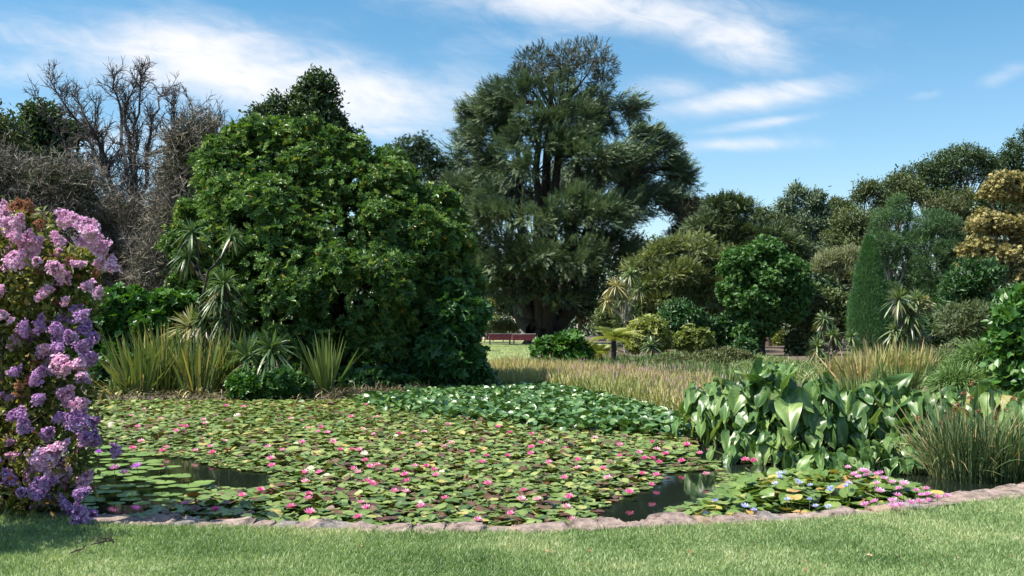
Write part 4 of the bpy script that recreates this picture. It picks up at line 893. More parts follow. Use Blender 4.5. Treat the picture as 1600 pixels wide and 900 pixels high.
for p in P[rng.integers(0, len(P), 260)]:
    i = np.argmin([((c - p) ** 2).sum() for c, r in ML]); tb.tube(wiggle(base + (ML[i][0] - base) * rng.uniform(.5, 1), p, 5, .08), np.linspace(.01, .004, 5), 4)
tb.build('stems', M['bark'], root, smooth=True)
mb = MB(); fill_crown(mb, P, Nn, 13, .085, .068, [leaf6(.5, .08, .15), leaf6(.44, .12, .2)], axis=(.6, .1, .9), normal=(.5, .6, .8), tint=(.25, .72), tj=.16, flat=.9)
mb.build('foliage', M['myrtle'], root)
def panicle(seed):
    r = np.random.default_rng(seed); m = 190; ps = []; lobe = [(r.uniform(0, .9), r.uniform(0, 6.28)) for _ in range(7)]
    flo = [rosette(6, .5, leaf6(.95, .2, .35)) for _ in range(4)]
    for i in range(m):
        ly, la = lobe[i % 7]; y = min(1, max(0, ly + r.normal(0, .1))); rad = .46 * (1 - y * .7) * (.35 + .75 * r.random()); a = la + r.normal(0, .55); p = np.array([math.cos(a) * rad, y - .25, math.sin(a) * rad])
        o = np.array([math.cos(a), .5, math.sin(a)]) + r.normal(0, .3, 3); ps.append(xform(flo[i % 4], p, np.cross(o, r.normal(size=3)), o, r.uniform(.12, .2), r.uniform(-.4, .4)))
        a0 = np.array([0, max(-.25, p[1] - .15), 0]); sd = np.array([.012, 0, .012]); ps.append(T_([a0 - sd, a0 + sd, p + sd, p - sd], quads=[(0, 1, 2, 3)], t=[-.5] * 4))
    ps.append(T_([(-.03, -.4, 0), (.03, -.4, 0), (.02, .75, 0), (-.02, .75, 0)], quads=[(0, 1, 2, 3)], t=[-.5] * 4))
    return merge(ps)
PAN = [panicle(i) for i in range(4)]; PANM = {(i, k_): one_mesh('flower_cluster', PAN[i], k_, .55) for i in range(4) for k_ in ('panicle', 'panicle_violet_shade', 'rosebud')}
PANS = [(100, 342, 17), (118, 352, 20), (132, 364, 22), (146, 374, 22), (156, 388, 15), (175, 418, 15), (157, 410, 11), (12, 362, 16), (30, 392, 22), (52, 396, 22), (8, 332, 14), (20, 410, 18), (86, 425, 18), (98, 442, 17), (50, 382, 16), (140, 448, 13), (152, 458, 11), (108, 490, 17), (124, 498, 14), (8, 498, 12), (132, 516, 13), (86, 514, 14), (70, 548, 14), (98, 572, 22), (122, 580, 17), (82, 570, 16), (64, 585, 14), (128, 592, 13), (100, 618, 18), (116, 632, 15), (118, 652, 20), (138, 662, 14), (128, 684, 15), (146, 690, 14), (84, 652, 14), (60, 626, 13), (96, 702, 13), (70, 718, 22), (92, 735, 24), (58, 708, 16), (108, 752, 18), (82, 772, 16), (50, 742, 15), (100, 790, 13), (124, 772, 12), (128, 806, 18), (144, 806, 12), (112, 808, 12), (12, 742, 13), (181, 704, 12), (36, 770, 12), (60, 765, 14), (8, 622, 11), (30, 658, 12), (14, 690, 10), (40, 520, 12), (-30, 380, 22), (-40, 450, 20), (-60, 620, 22), (-30, 560, 18)]
PANS += [(rng.uniform(-10, 150) - (12 if py > 560 else 0), py, rng.uniform(9, 16)) for py in np.concatenate([rng.uniform(345, 470, 20), rng.uniform(480, 810, 36)])]
for (px, py, s) in PANS:
    i = random.randrange(4); k_ = 'panicle' if py < 470 or random.random() < .25 else 'panicle_violet_shade'
    c = at(px, py, d - rng.uniform(.1, .75)); o = bpy.data.objects.new('flower_cluster', PANM[(i, k_)]); COL.objects.link(o); o.parent = root
    ax = nrm(np.array([rng.uniform(-.2, .9), rng.uniform(-.8, .2), rng.uniform(-.1, .9)])); R = frames(ax[None], rdir(1))[0]; sc_ = s * 1.85 * d / F
    o.matrix_local = Matrix.Translation(c - base) @ Matrix(R.tolist()).to_4x4() @ Matrix.Scale(sc_, 4); o['label'] = 'pink flower cluster' if k_ == 'panicle' else 'violet shade-toned flower cluster'
for (px, py, s) in [(20, 318, 14), (42, 322, 11), (60, 352, 9), (150, 425, 9), (108, 408, 8), (45, 592, 9), (55, 565, 10), (85, 470, 8), (28, 610, 10), (160, 402, 8)]:
    c = at(px, py, d - rng.uniform(.1, .6)); o = bpy.data.objects.new('flower_cluster', PANM[(random.randrange(4), 'rosebud')]); COL.objects.link(o); o.parent = root; R = frames(rdir(1), rdir(1))[0]
    o.matrix_local = Matrix.Translation(c - base) @ Matrix(R.tolist()).to_4x4() @ Matrix.Scale(s * 2 * d / F, 4); o['label'] = 'rusty spent flower cluster'

# ------------------------------------------------------------------ litter on the lawn
def fallen(px, py, s, tint, label):
    p = onz(px, py, .03); mb = MB(); a = random.uniform(0, 6.28); ax = np.array([math.cos(a), math.sin(a), .1])
    lf = T_([(0, 0, 0), (.22, .3, .16), (.26, .6, .1), (0, 1, .1), (-.24, .62, .14), (-.2, .3, .05), (0, .35, .02), (0, .65, .03)], quads=[(0, 1, 2, 7), (0, 7, 4, 5)], tris=[(7, 2, 3), (7, 3, 4)])
    mb.inst(lf, [p], frames(ax[None], (UP + rng.normal(0, .4, 3))[None]), [s], tint); tag(mb.build('fallen_leaf', M['fallen'], origin=p), label, 'leaf', 'fallen leaves on the lawn')
for (x, y) in [(70, 485), (275, 487), (485, 493), (912, 508), (972, 530), (1240, 505), (1325, 515), (1513, 530), (965, 570), (1410, 415), (105, 550), (1040, 550), (485, 560)]:
    px, py = 900 + x * .375, 680 + y * .375; t = random.random()
    fallen(px, py, random.uniform(.035, .06), t, f'{"tan" if t > .55 else "dark brown"} curled leaf on the grass {"at the far right of the lawn" if px > 1380 else "below the starry lilies" if px > 1200 else "below the gap of open water"}')
for px, py in [(1500, 872), (1520, 862), (1555, 852), (1512, 884), (1575, 868), (1490, 850), (1250, 880), (990, 866), (860, 862), (640, 884), (250, 880), (1350, 860), (1180, 850), (1590, 885), (1440, 882), (1420, 835), (1530, 800), (1575, 818), (1480, 870), (1110, 870), (720, 880), (380, 870), (560, 855)]:
    t = random.random(); fallen(px, py, random.uniform(.03, .05), t, f'small {"tan" if t > .55 else "brown"} leaf fallen on the mown {"right" if px > 1000 else "left"} side of the lawn')
for (px, py, L, lb) in [(160, 851, .16, 'dark broken twig lying on the lawn near the shrub shade'), (122, 864, .1, 'thin dark stick on the lawn beside the broken twig')]:
    p = onz(px, py, .04); mb = MB(); q = [p + np.array([-L / 2, 0, 0]), p + np.array([0, .02, .02]), p + np.array([L / 2, -.01, .03])]; mb.tube(q, [.006, .006, .004], 5)
    for _ in range(14 if L > .12 else 3):
        a = q[1] + (q[2] - q[0]) * random.uniform(-.4, .4); mb.tube([a, a + rng.normal(0, .02, 3) + UP * .02, a + rng.normal(0, .04, 3) + UP * .03], [.004, .003, .002], 4)
    tag(mb.build('fallen_twig', M['bark_dark'], origin=p), lb, 'twig')

# ------------------------------------------------------------------ benches under the cypress
def box(mb, c, h, R=None, bev=0):
    v = np.array([(x, y, z) for x in (-1, 1) for y in (-1, 1) for z in (-1, 1)], float) * np.array(h)
    if R is not None: v = v @ np.array(R).T
    mb.raw(v + np.array(c), np.array([(0, 1, 3, 2), (4, 6, 7, 5), (0, 4, 5, 1), (2, 3, 7, 6), (0, 2, 6, 4), (1, 5, 7, 3)]))
def bench(px, d, rz, label):
    root = thing('park_bench', gnd(px, d, .09), label, 'bench', 'red benches under the giant cypress'); root.rotation_euler = (0, 0, rz)
    def part(name, fn, mat):
        mb = MB(); fn(mb); return mb.build(name, M[mat], root, origin=(0, 0, 0))
    w = .92; tl = .22; R = [(1, 0, 0), (0, math.cos(tl), math.sin(tl)), (0, -math.sin(tl), math.cos(tl))]
    part('backrest', lambda b: [box(b, (0, -.3 - .022 * k * 1.05, .47 + .094 * k), (w, .014, .044), R) for k in range(5)], 'redwood')
    part('seat', lambda b: [box(b, (0, -.2 + .095 * k, .43), (w, .043, .016)) for k in range(5)], 'redwood')
    part('top_rail', lambda b: box(b, (0, -.425, .93), (w + .03, .028, .022)), 'greyrail')
    for s in (-1, 1):
        def arm(b): box(b, (s * (w - .05), .0, .64), (.025, .27, .018)); box(b, (s * (w - .05), .22, .54), (.022, .022, .1))
        part('armrest', arm, 'greyrail')
        part('leg', lambda b: box(b, (s * (w - .12), .19, .205), (.03, .03, .205)), 'iron')
        part('leg', lambda b: box(b, (s * (w - .12), -.26, .205), (.03, .035, .205)), 'iron')
bench(781, 80, .12, 'dark red slatted bench left of its twin, half in the shade of the cypress'); bench(819, 78, -.1, 'brighter red slatted bench with a grey top rail beside the round bush')

# ------------------------------------------------------------------ the round glossy tree on the far bank
def fruit(cb, P, Nn, pts):
    k = pts[rng.integers(0, len(pts), 3600)]; k = k[k[:, 2] > 1.2]
    o = rdir(len(k)); cb.inst(TUFT[0], k + .03 * o, frames(rdir(len(k)), o), rng.uniform(.11, .17, len(k)), rng.uniform(.4, 1, len(k)), 1)
RT = [(430, 297, 116, 106), (540, 322, 120, 124), (646, 402, 94, 110), (480, 420, 150, 140, -1.2), (360, 370, 92, 100), (346, 280, 60, 64), (560, 470, 120, 92, -1.3), (690, 480, 66, 96), (515, 240, 52, 36), (420, 214, 48, 32), (592, 300, 64, 58), (330, 460, 62, 74), (430, 520, 90, 60, -1.4), (692, 365, 42, 46), (660, 330, 58, 54), (620, 350, 70, 60, -1), (372, 212, 18, 16), (472, 222, 58, 38), (600, 528, 84, 36, -.8), (474, 545, 56, 34, -1.2)]
root = tree('round_tree', 'big domed glossy green tree dotted with yellow fruit on the far bank', 'tree', 27.5, 545, RT, 24000, 2, .13, .24, ROS, [M['round'], M['fruit']], r0=.24, bark='bark_dark', fork=.3, ntwig=60,
     cp=dict(rmin=.72, rmax=1.08, noise=.14, freq=3.4, zmin=.75), sub=(11, (.16, .34), .85, .7), gap=.5, axis=(.45, .1, .55), normal=(.75, .75, .35), tint=(.2, .85), tj=.12, extra=fruit)
shrub('dense_shrub', 'dark dense shrub hanging over the water at the right foot of the round tree', 26.2, 705, [(715, 500, 40, 62), (700, 560, 52, 50), (735, 575, 20, 38), (670, 590, 36, 30)], 1500, 2, .16, .36, ROSW, 'deep', tint=(.2, .6), cp=dict(zmin=.02))
for px, d, lb, lobes in [(392, 22.9, 'low glossy shrub at the water, right of the flax', [(392, 600, 30, 18), (374, 606, 18, 14), (416, 606, 20, 14)]), (440, 22.9, 'bluish low shrub beside the lone thin flax', [(440, 600, 28, 22), (465, 608, 20, 16)]), (560, 25.5, 'dim low shrub in the cave of shade under the round tree', [(570, 596, 50, 22), (620, 602, 40, 16)])]:
    shrub('low_shrub', lb, d, px, lobes, 420, 2, .07, .2, ROSW, 'bright' if px < 400 else 'deep', tint=(.25, .75), r0=.02, cp=dict(zmin=.0), sub=None)
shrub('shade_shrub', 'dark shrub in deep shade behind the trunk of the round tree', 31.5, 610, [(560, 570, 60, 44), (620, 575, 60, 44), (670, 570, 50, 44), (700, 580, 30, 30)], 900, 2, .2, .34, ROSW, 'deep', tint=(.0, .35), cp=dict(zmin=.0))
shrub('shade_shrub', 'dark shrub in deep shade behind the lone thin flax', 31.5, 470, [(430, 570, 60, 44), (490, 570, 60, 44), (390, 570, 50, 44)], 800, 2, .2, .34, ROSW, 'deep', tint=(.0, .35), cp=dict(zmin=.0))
shrub('bright_shrub', 'wide bright green shrub between the crepe myrtle and the round tree', 26, 205, [(185, 500, 62, 48), (235, 505, 52, 44), (150, 540, 52, 60), (210, 560, 70, 50), (270, 490, 40, 34), (120, 500, 40, 44), (60, 560, 80, 60)], 2400, 2, .16, .3, ROSW, 'bright', tint=(.2, .65))
shrub('bank_shrub', 'shaded dark shrub on the bank below the bright green shrub', 24.4, 160, [(150, 596, 34, 26), (185, 606, 26, 18)], 260, 2, .1, .26, ROSW, 'deep', tint=(.1, .5), r0=.02, cp=dict(zmin=.0))

# ------------------------------------------------------------------ giant spreading cypress
def giant(d=86):
    k = d / F; base = gnd(850, d); root = thing('giant_cypress', base, 'giant spreading dark cypress with a fluted trunk behind the benches', 'tree')
    ys = [72, 90, 110, 140, 165, 200, 240, 280, 320, 360, 400, 440, 475]
    xl = [822, 806, 775, 748, 733, 715, 703, 695, 692, 690, 697, 712, 745]; xr = [945, 955, 960, 1000, 1026, 1045, 1060, 1078, 1064, 1040, 1005, 965, 930]
    tb = MB(); T = MB(); ax0 = lambda py: 850 + 12 * (525 - py) / 450
    # fluted bole and rising limbs
    tb.tube([base - UP * .3, base + UP * .5, base + UP * 1.4, base + UP * 2.4, base + UP * 3.4, base + UP * 4.4], [1.75, 1.25, .98, .85, .7, .3], 36, flute=.2)
    stems = [[(815, 500), (806, 460), (796, 420), (800, 350)], [(830, 490), (822, 420), (812, 330), (808, 230)], [(845, 480), (842, 380), (838, 280), (845, 160)], [(858, 485), (862, 380), (870, 260), (880, 150)],
             [(872, 490), (886, 400), (900, 300), (915, 170)], [(868, 512), (895, 482), (917, 455), (945, 405), (966, 345), (992, 270)], [(850, 480), (852, 350), (858, 200), (862, 110)], [(860, 490), (905, 400), (930, 330), (940, 220)], [(835, 500), (780, 430), (745, 380), (730, 300)]]
    S = []
    for st in stems:
        dy = rng.uniform(-3, 3); pts = [base + np.array([(st[0][0] - 850) * k * .5, -.6, 1.4])] + [at(px, py, d + dy * (i + 1) / len(st)) for i, (px, py) in enumerate(st)]
        tq = np.linspace(0, len(pts) - 1, 14); P = np.array(pts); P = np.stack([np.interp(tq, range(len(pts)), P[:, i]) for i in range(3)], 1) + rng.normal(0, .08, (14, 3)) * np.linspace(0, 1, 14)[:, None]
        tb.tube(P, np.linspace(.78, .16, 14), 9, flute=.05); S.append(P)
    allS = np.concatenate(S)
    # foliage plates: flat fans of sprays, tips lifting
    pl = 0
    def plate(tip, inner, wdt, n, mat=0, tint=(.25, .75), lift=.25, size=1.0):
        dv = tip - inner; L = np.linalg.norm(dv); dv = dv / L; sd = nrm(np.cross(dv, UP)); m = max(4, n // 11); T0 = rng.uniform(*tint)
        for j in range(m):                   # every plate is a bunch of plumes, each tapering to a lifted tip
            t0 = rng.random() ** .6; u = rng.uniform(-1, 1); st = inner + dv * (t0 * L * .72) + sd * (u * wdt * (1 - .5 * t0)) + UP * (rng.normal(0, .22) - .25 * abs(u))
            ad = nrm(dv + sd * u * .75 + UP * (.22 + rng.normal(0, .2)) + rdir(1)[0] * .2); PL = rng.uniform(1.2, 2.2); k_ = 12
            t = rng.random(k_); P = st + ad * (t * PL)[:, None] + rdir(k_) * (.26 * (1.1 - t))[:, None]
            A = ad + rdir(k_) * .5 + UP * .12; R = frames(A, UP + rdir(k_) * .5 + dv * .2); tt_ = np.clip(T0 + rng.normal(0, .1) + .18 * (t - .5) + rng.normal(0, .06, k_), 0, 1); s_ = size * rng.uniform(.55, 1.0, k_) * (1.15 - .45 * t); g = rng.integers(0, 4, k_)
            for i in range(4): T.inst(SPR[i], P[g == i], R[g == i], s_[g == i], tt_[g == i], mat)
        tb.tube(wiggle(inner, inner + dv * L * .8, 4, .05), [.1, .08, .05, .03], 4)
    LB = [lobe_px(l, d) for l in [(850, 178, 92, 60), (775, 185, 46, 44), (950, 185, 62, 48, 2), (752, 245, 54, 42), (1000, 235, 50, 38), (1015, 275, 60, 34, 2), (915, 250, 66, 48, -3), (800, 262, 44, 36, -4), (742, 318, 48, 46, -2), (1000, 318, 58, 34), (815, 335, 70, 46, -6), (925, 345, 70, 46, -5), (735, 385, 42, 44), (790, 410, 58, 42, -4), (870, 400, 64, 40, -7), (950, 400, 48, 38, -3), (725, 435, 30, 30), (860, 300, 60, 60, 6), (960, 290, 60, 60, 6), (780, 300, 60, 60, 6), (850, 220, 50, 40, -2)]]
    SL = sublobes(LB, 10, (.2, .42), .3); P, Nn = crown_points(SL, 3500, .7, 1.08, .16, inner=.06, inside=.6); P2, N2 = crown_points(LB, 380, .4, .8); P = np.concatenate([P, P2]); Nn = np.concatenate([Nn, N2])
    gk = lump(P * np.array([1, 1, 1.8]), .5, 77, 7) < .27; P, Nn = P[gk], Nn[gk]; m = len(P)
    hor = nrm((P - np.array([base[0], base[1], 0])) * np.array([1, 1, 0])); ad = nrm(Nn * .5 + hor * .9 + UP * rng.normal(.12, .22, m)[:, None] + rdir(m) * .3); K_ = 13
    t = rng.random((m, K_)); PL = rng.uniform(.9, 1.7, m)
    Q = P[:, None] + ad[:, None] * (t * PL[:, None])[..., None] + (rdir(m * K_).reshape(m, K_, 3) * (.36 * (1.15 - t))[..., None]); A = np.repeat(ad, K_, 0) + rdir(m * K_) * .55 + UP * .1
    R = frames(A, UP + rdir(m * K_) * .55 + .3 * np.repeat(Nn, K_, 0)); tt_ = np.clip(rng.uniform(.2, .75, m).repeat(K_) + .2 * (t.ravel() - .5) + rng.normal(0, .07, m * K_), 0, 1); s_ = rng.uniform(.5, .95, m * K_) * (1.15 - .4 * t.ravel()); g = rng.integers(0, 4, m * K_); Q = Q.reshape(-1, 3)
    for i in range(4): T.inst(SPR[i], Q[g == i], R[g == i], s_[g == i], tt_[g == i], 0)
    for p in P[rng.integers(0, m, 140)]:
        j = allS[np.argmin(((allS - p) ** 2).sum(1) + rng.random(len(allS)) * 6)]; tb.tube(wiggle(j, p, 5, .07), np.linspace(.12, .03, 5), 4)
    for i in range(44):                      # skirts hanging in front of the bole
        px = rng.uniform(760, 950); py = rng.uniform(405, 478); tip = at(px, py, d - rng.uniform(3, 7)); inn = tip + np.array([(850 - px) * k * .3, rng.uniform(1.5, 3), rng.uniform(.4, 1.6)]); plate(tip, inn, 1.3, 60, 0, (.1, .6))
    for (px, py, r) in [(826, 100, 24), (845, 92, 22), (880, 90, 22), (905, 88, 24), (930, 86, 24), (945, 105, 20), (865, 112, 26), (910, 118, 30), (835, 122, 26), (940, 130, 20), (890, 105, 24), (812, 118, 16)]:
        r *= 1.12; c = at(px, py, d + rng.uniform(-1.5, 1.5)); n = 300; o = rdir(n); P = c + o * r * k * rng.uniform(.4, 1, n)[:, None]; A = o * .9 + UP * .35 + rdir(n) * .5; R = frames(A, rdir(n) + UP * .6); g = rng.integers(0, 4, n)
        for i in range(4): T.inst(SPR[i], P[g == i], R[g == i], .6 * rng.uniform(.6, 1.1, n)[g == i], np.clip(rng.uniform(.3, .7) + rng.normal(0, .15, n), 0, 1)[g == i], 1)
        tb.tube(wiggle(at(870, 190, d), c, 5, .05), [.18, .14, .1, .07, .04], 5)
    tb.build('trunk', M['bark_dark'], root, smooth=True); T.build('crown', [M['cypress'], M['cypress_top']], root)  # dark bark carries the shade under the crown in its colour
giant()

# ------------------------------------------------------------------ bare dead tree and dry thickets on the left
def bare(name, label, d, bx, stems, r0, n2, n3, spread=.5, twig=1.0, mat='deadwood'):
    base = gnd(bx, d); root = thing(name, base, label, 'tree', 'bare trees'); tb = MB(); A, B, RA, RB = [], [], [], []; k = d / F
    for st in stems:
        pts = np.array([base - UP * .2] + [at(px, py, d + (rng.uniform(-2.2, 2.2) if i else 0)) for i, (px, py) in enumerate(st)])
        tq = np.linspace(0, len(pts) - 1, 16); P = np.stack([np.interp(tq, range(len(pts)), pts[:, i]) for i in range(3)], 1); P[2:] += rng.normal(0, .09, (14, 3))
        rad = np.interp(np.linspace(0, 1, 16), [0, .3, .7, 1], [r0, r0 * .55, r0 * .3, .022]); tb.tube(P, rad, 6)
        for j in range(n2):
            i = rng.integers(4, 16); p = P[i] + (P[min(i + 1, 15)] - P[i]) * rng.random(); f = i / 15
            dr = nrm(nrm(P[min(i + 1, 15)] - P[i - 1]) * .9 + rdir(1)[0] * np.array([1, 1, .5]) * spread * (1.9 - 1.0 * f) + UP * .2); L = rng.uniform(1.0, 2.4) * (1.2 - .62 * f) * twig
            q = [p]; 
            for s in range(5): dr = nrm(dr + rdir(1)[0] * .32 + UP * .08); q.append(q[-1] + dr * L / 5)
            rr = np.linspace(.038, .013, 6) * (1.3 - .6 * f); tb.tube(q, rr, 4)
            for m in range(n3 if f < .75 else n3 // 2):
                s = rng.integers(1, 6); p2 = q[s - 1] + (q[s] - q[s - 1]) * rng.random(); d2 = nrm(dr * .9 + rdir(1)[0] * .8 + UP * .1); L2 = rng.uniform(.35, .95) * twig; mid = p2 + d2 * L2 * .5; e = mid + nrm(d2 + rdir(1)[0] * .5) * L2 * .5
                A += [p2, mid]; B += [mid, e]; RA += [.014, .01]; RB += [.01, .006]
                for z in range(2):
                    p3 = p2 + (mid - p2) * rng.uniform(.2, 1); A.append(p3); B.append(p3 + nrm(d2 + rdir(1)[0] * .9) * rng.uniform(.2, .5) * twig); RA.append(.012); RB.append(.007)
    tb.segs(A, B, RA, RB, 3); tb.build('branches', M[mat], root, smooth=True)
    return root, A
bare('bare_tree', 'large leafless grey tree with many upswept limbs against the cloud', 46, 205, [[(200, 420), (170, 300), (130, 200), (84, 132)], [(200, 420), (175, 290), (140, 190), (120, 145)], [(203, 420), (200, 300), (190, 180), (176, 122)], [(205, 420), (212, 300), (216, 190), (222, 124)], [(207, 420), (222, 300), (236, 200), (258, 142)],
     [(210, 430), (240, 320), (265, 230), (276, 165)], [(212, 430), (255, 330), (288, 230), (308, 165)], [(212, 430), (262, 330), (300, 240), (340, 205)], [(200, 430), (160, 350), (120, 260), (60, 160)], [(200, 420), (180, 310), (160, 230), (148, 165)], [(204, 420), (206, 290), (200, 210), (203, 135)], [(210, 430), (250, 330), (278, 250), (318, 192)]], .24, 36, 11, .85, .78)
def olive_bits(cb, P, Nn, pts):
    m = int(len(P) * .85); q = P[rng.integers(0, len(P), m)]; fill_crown(cb, q, rdir(m), 22, .4, .17, [LEAF, LEAFN], tint=(.2, .8), mat=1)
for lb, d, bx, lobes, n in [('grey twiggy thicket with dry leaves under the bare tree', 43, 190, [(150, 365, 74, 60), (220, 380, 80, 70), (275, 330, 40, 44), (200, 430, 90, 60), (110, 410, 80, 70), (255, 430, 50, 60)], 1300), ('dry grey thicket at the left behind the crepe myrtle', 40, 30, [(30, 340, 70, 70), (80, 300, 50, 40), (-20, 300, 60, 60), (60, 400, 90, 80), (112, 300, 34, 40)], 1000), ('dry brown twiggy shrub between the bare tree and the round tree', 38, 285, [(300, 260, 36, 50), (290, 350, 34, 70), (260, 430, 40, 50), (310, 215, 24, 26)], 480)]:
    tree('dry_thicket', lb, 'tree', d, bx, lobes, int(n * .75), 3, .5, .9, TWG, [M['grey_twig'], M['dry_leaf']], r0=.16, bark='deadwood', ntwig=40, cp=dict(rmin=.45, noise=.14), axis=(.5, .15, .8), normal=(.3, .3, .8), tint=(.25, .8), extra=olive_bits, flat=.9)

# ------------------------------------------------------------------ the other trees
t_ = tree
t_('evergreen_tree', 'dark round topped evergreen behind the left side of the bare tree', 'tree', 66, 75, [(70, 200, 42, 38), (45, 225, 36, 38), (100, 205, 32, 34), (70, 280, 60, 60)], 1100, 9, .5, .32, [LEAF, LEAFW], 'dark', tint=(.3, .8), r0=.3)
t_('evergreen_tree', 'olive dark tree at the far left behind the dry thicket', 'tree', 58, 0, [(5, 225, 40, 44), (-40, 215, 60, 50), (20, 260, 36, 40), (0, 330, 60, 60)], 900, 9, .5, .3, [LEAF, LEAFN], 'olive', tint=(.15, .6), r0=.3)
t_('dark_conifer', 'dark knobbly conifer rising behind the top of the round tree', 'tree', 58, 478, [(498, 134, 22, 22), (513, 160, 14, 34), (480, 150, 18, 26), (462, 162, 12, 20), (432, 172, 14, 22), (405, 184, 14, 20), (490, 185, 36, 34), (520, 205, 22, 26), (450, 205, 40, 30), (540, 232, 24, 28), (490, 250, 60, 60)], 2600, 9, .3, .26, [LEAF, LEAFW], 'dark', tint=(.25, .85), r0=.3, sub=None, cp=dict(noise=.16, freq=3))
t_('pine_tree', 'small dark pine with tufted open crown left of the giant cypress', 'tree', 84, 646, [(645, 228, 24, 14), (625, 240, 18, 14), (665, 240, 18, 14), (645, 252, 30, 14), (608, 250, 12, 10), (684, 258, 12, 10), (645, 272, 36, 14)], 260, 8, .5, .42, TUFT, 'dark', tint=(.2, .6), r0=.2, cp=dict(inner=.3, noise=.25), sub=None)
t_('pine_tree', 'dark pine filling the gap between the round tree and the giant cypress', 'tree', 95, 690, [(690, 285, 24, 26), (675, 310, 30, 30), (700, 330, 30, 40), (690, 400, 36, 60), (720, 460, 40, 50)], 700, 8, .6, .45, SPRF, 'cypress', tint=(.2, .6), r0=.3)
# behind the giant cypress
for i, (px, d, lb, lobes) in enumerate([(760, 112, 'dark shrubby tree left of the giant cypress trunk', [(745, 450, 36, 36), (775, 460, 34, 36), (760, 420, 36, 34), (800, 470, 36, 34)]), (900, 110, 'dark understorey tree right of the giant cypress trunk', [(890, 470, 36, 44), (930, 460, 38, 50), (905, 420, 44, 40), (960, 480, 36, 40)]), (1010, 104, 'dark understorey tree behind the pale cabbage trees', [(1000, 440, 44, 60), (1040, 450, 44, 60), (1020, 400, 44, 40)]), (845, 118, 'deep shade tree directly behind the giant cypress trunk', [(830, 460, 44, 44), (870, 455, 44, 44), (850, 420, 54, 34)])]):
    t_('understorey_tree', lb, 'tree', d, px, lobes, 620, 8, .8, .5, [LEAF, LEAFW], 'dark', tint=(.05, .5), r0=.25, group='understorey trees behind the giant cypress')
shrub('path_shrub', 'small sunny shrub beside the gravel path behind the benches', 98, 785, [(780, 511, 12, 8), (793, 508, 10, 8), (803, 513, 8, 6)], 220, 7, .25, .26, [LEAF], 'greybush', tint=(.2, .7), cp=dict(zmin=.0))
shrub('path_shrub', 'yellow green bush at the edge of the gravel path, nearest the round tree', 92, 757, [(754, 488, 14, 20), (764, 482, 10, 12)], 260, 7, .3, .28, [LEAF], 'lime', tint=(.2, .7))
# right hand side, front to back
shrub('round_bush', 'round bright green bush right of the red benches', 38, 878, [(858, 552, 24, 24), (890, 548, 28, 26), (905, 560, 20, 18), (875, 565, 40, 16)], 900, 2, .13, .3, ROSW, 'bright', tint=(.3, .75), cp=dict(zmin=.03, noise=.08), sub=None)
shrub('variegated_bush', 'round pale yellow green bush behind the young cabbage tree', 48, 1013, [(1012, 522, 30, 26), (998, 532, 20, 18), (1030, 530, 16, 20)], 950, 2, .14, .3, ROSW, 'lime', tint=(.25, .8), cp=dict(zmin=.03, noise=.07), sub=None)
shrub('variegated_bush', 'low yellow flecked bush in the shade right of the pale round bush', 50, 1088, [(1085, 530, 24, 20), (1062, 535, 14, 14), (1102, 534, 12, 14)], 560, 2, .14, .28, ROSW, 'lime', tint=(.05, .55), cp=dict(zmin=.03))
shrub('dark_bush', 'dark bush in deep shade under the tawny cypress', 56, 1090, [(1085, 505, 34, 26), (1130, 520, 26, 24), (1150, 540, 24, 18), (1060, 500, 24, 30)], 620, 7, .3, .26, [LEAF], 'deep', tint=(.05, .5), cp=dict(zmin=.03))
shrub('dark_bush', 'bluish low bush by the mulch at the foot of the round leafy tree', 47, 1162, [(1162, 545, 16, 16), (1150, 556, 12, 8)], 220, 6, .2, .2, [LEAF], 'deep', tint=(.1, .5), cp=dict(zmin=.0))
for lb, d, bx, lobes in [('low grey green ground cover mound beyond the green reeds', 36, 1085, [(1060, 572, 40, 13), (1100, 566, 36, 13), (1085, 578, 40, 10)]), ('small ground cover mound beside the mulch path', 43, 1150, [(1140, 556, 22, 8), (1160, 560, 18, 7)]), ('ground cover mound behind the tree ferns', 41, 905, [(915, 562, 20, 10), (975, 568, 14, 9)])]:
    shrub('ground_cover_mound', lb, d, bx, lobes, 700, 6, .14, .13, [LEAF, LEAFN], 'olivepale', tint=(.2, .7), r0=.015, cp=dict(zmin=.0))
t_('cabbage_thicket', 'leafy yellowish thicket round the pale stemmed cabbage trees', 'tree', 63, 985, [(960, 500, 24, 26), (1000, 490, 24, 40), (1015, 460, 20, 30), (945, 505, 16, 20)], 700, 7, .35, .28, [LEAF, LEAFN], 'olive', tint=(.25, .85), r0=.1)
t_('round_leafy_tree', 'rounded mid green leafy tree standing on the mulch', 'tree', 55, 1190, [(1190, 430, 56, 46), (1160, 420, 36, 36), (1225, 435, 36, 40), (1175, 470, 44, 40), (1225, 480, 34, 36), (1190, 395, 38, 22), (1150, 460, 26, 34), (1185, 515, 38, 26), (1250, 460, 16, 30), (1165, 530, 22, 14)], 6500, 2, .2, .24, ROSW, 'midgreen', tint=(.2, .8), r0=.2, bark='bark_dark', cp=dict(noise=.1))
LAY = dict(sub=(8, (.28, .5), .5), axis=(.8, .15, .45), normal=(.2, .9, .45), flat=.45)
t_('tawny_cypress', 'broad tawny green cypress in drooping layers beside the giant one', 'tree', 62, 1065, [(1010, 418, 32, 20), (1045, 396, 34, 20), (1082, 386, 34, 20), (1105, 412, 32, 22), (1020, 446, 34, 20), (1060, 430, 38, 24, -1), (1108, 442, 30, 24), (1132, 402, 24, 18), (1002, 470, 20, 16), (1040, 472, 32, 20, -.6), (1090, 468, 32, 20), (1115, 480, 24, 18)], 1900, 5, .3, .42, SPRF, 'tawny', tint=(.25, .85), r0=.25, bark='bark_dark', **LAY)
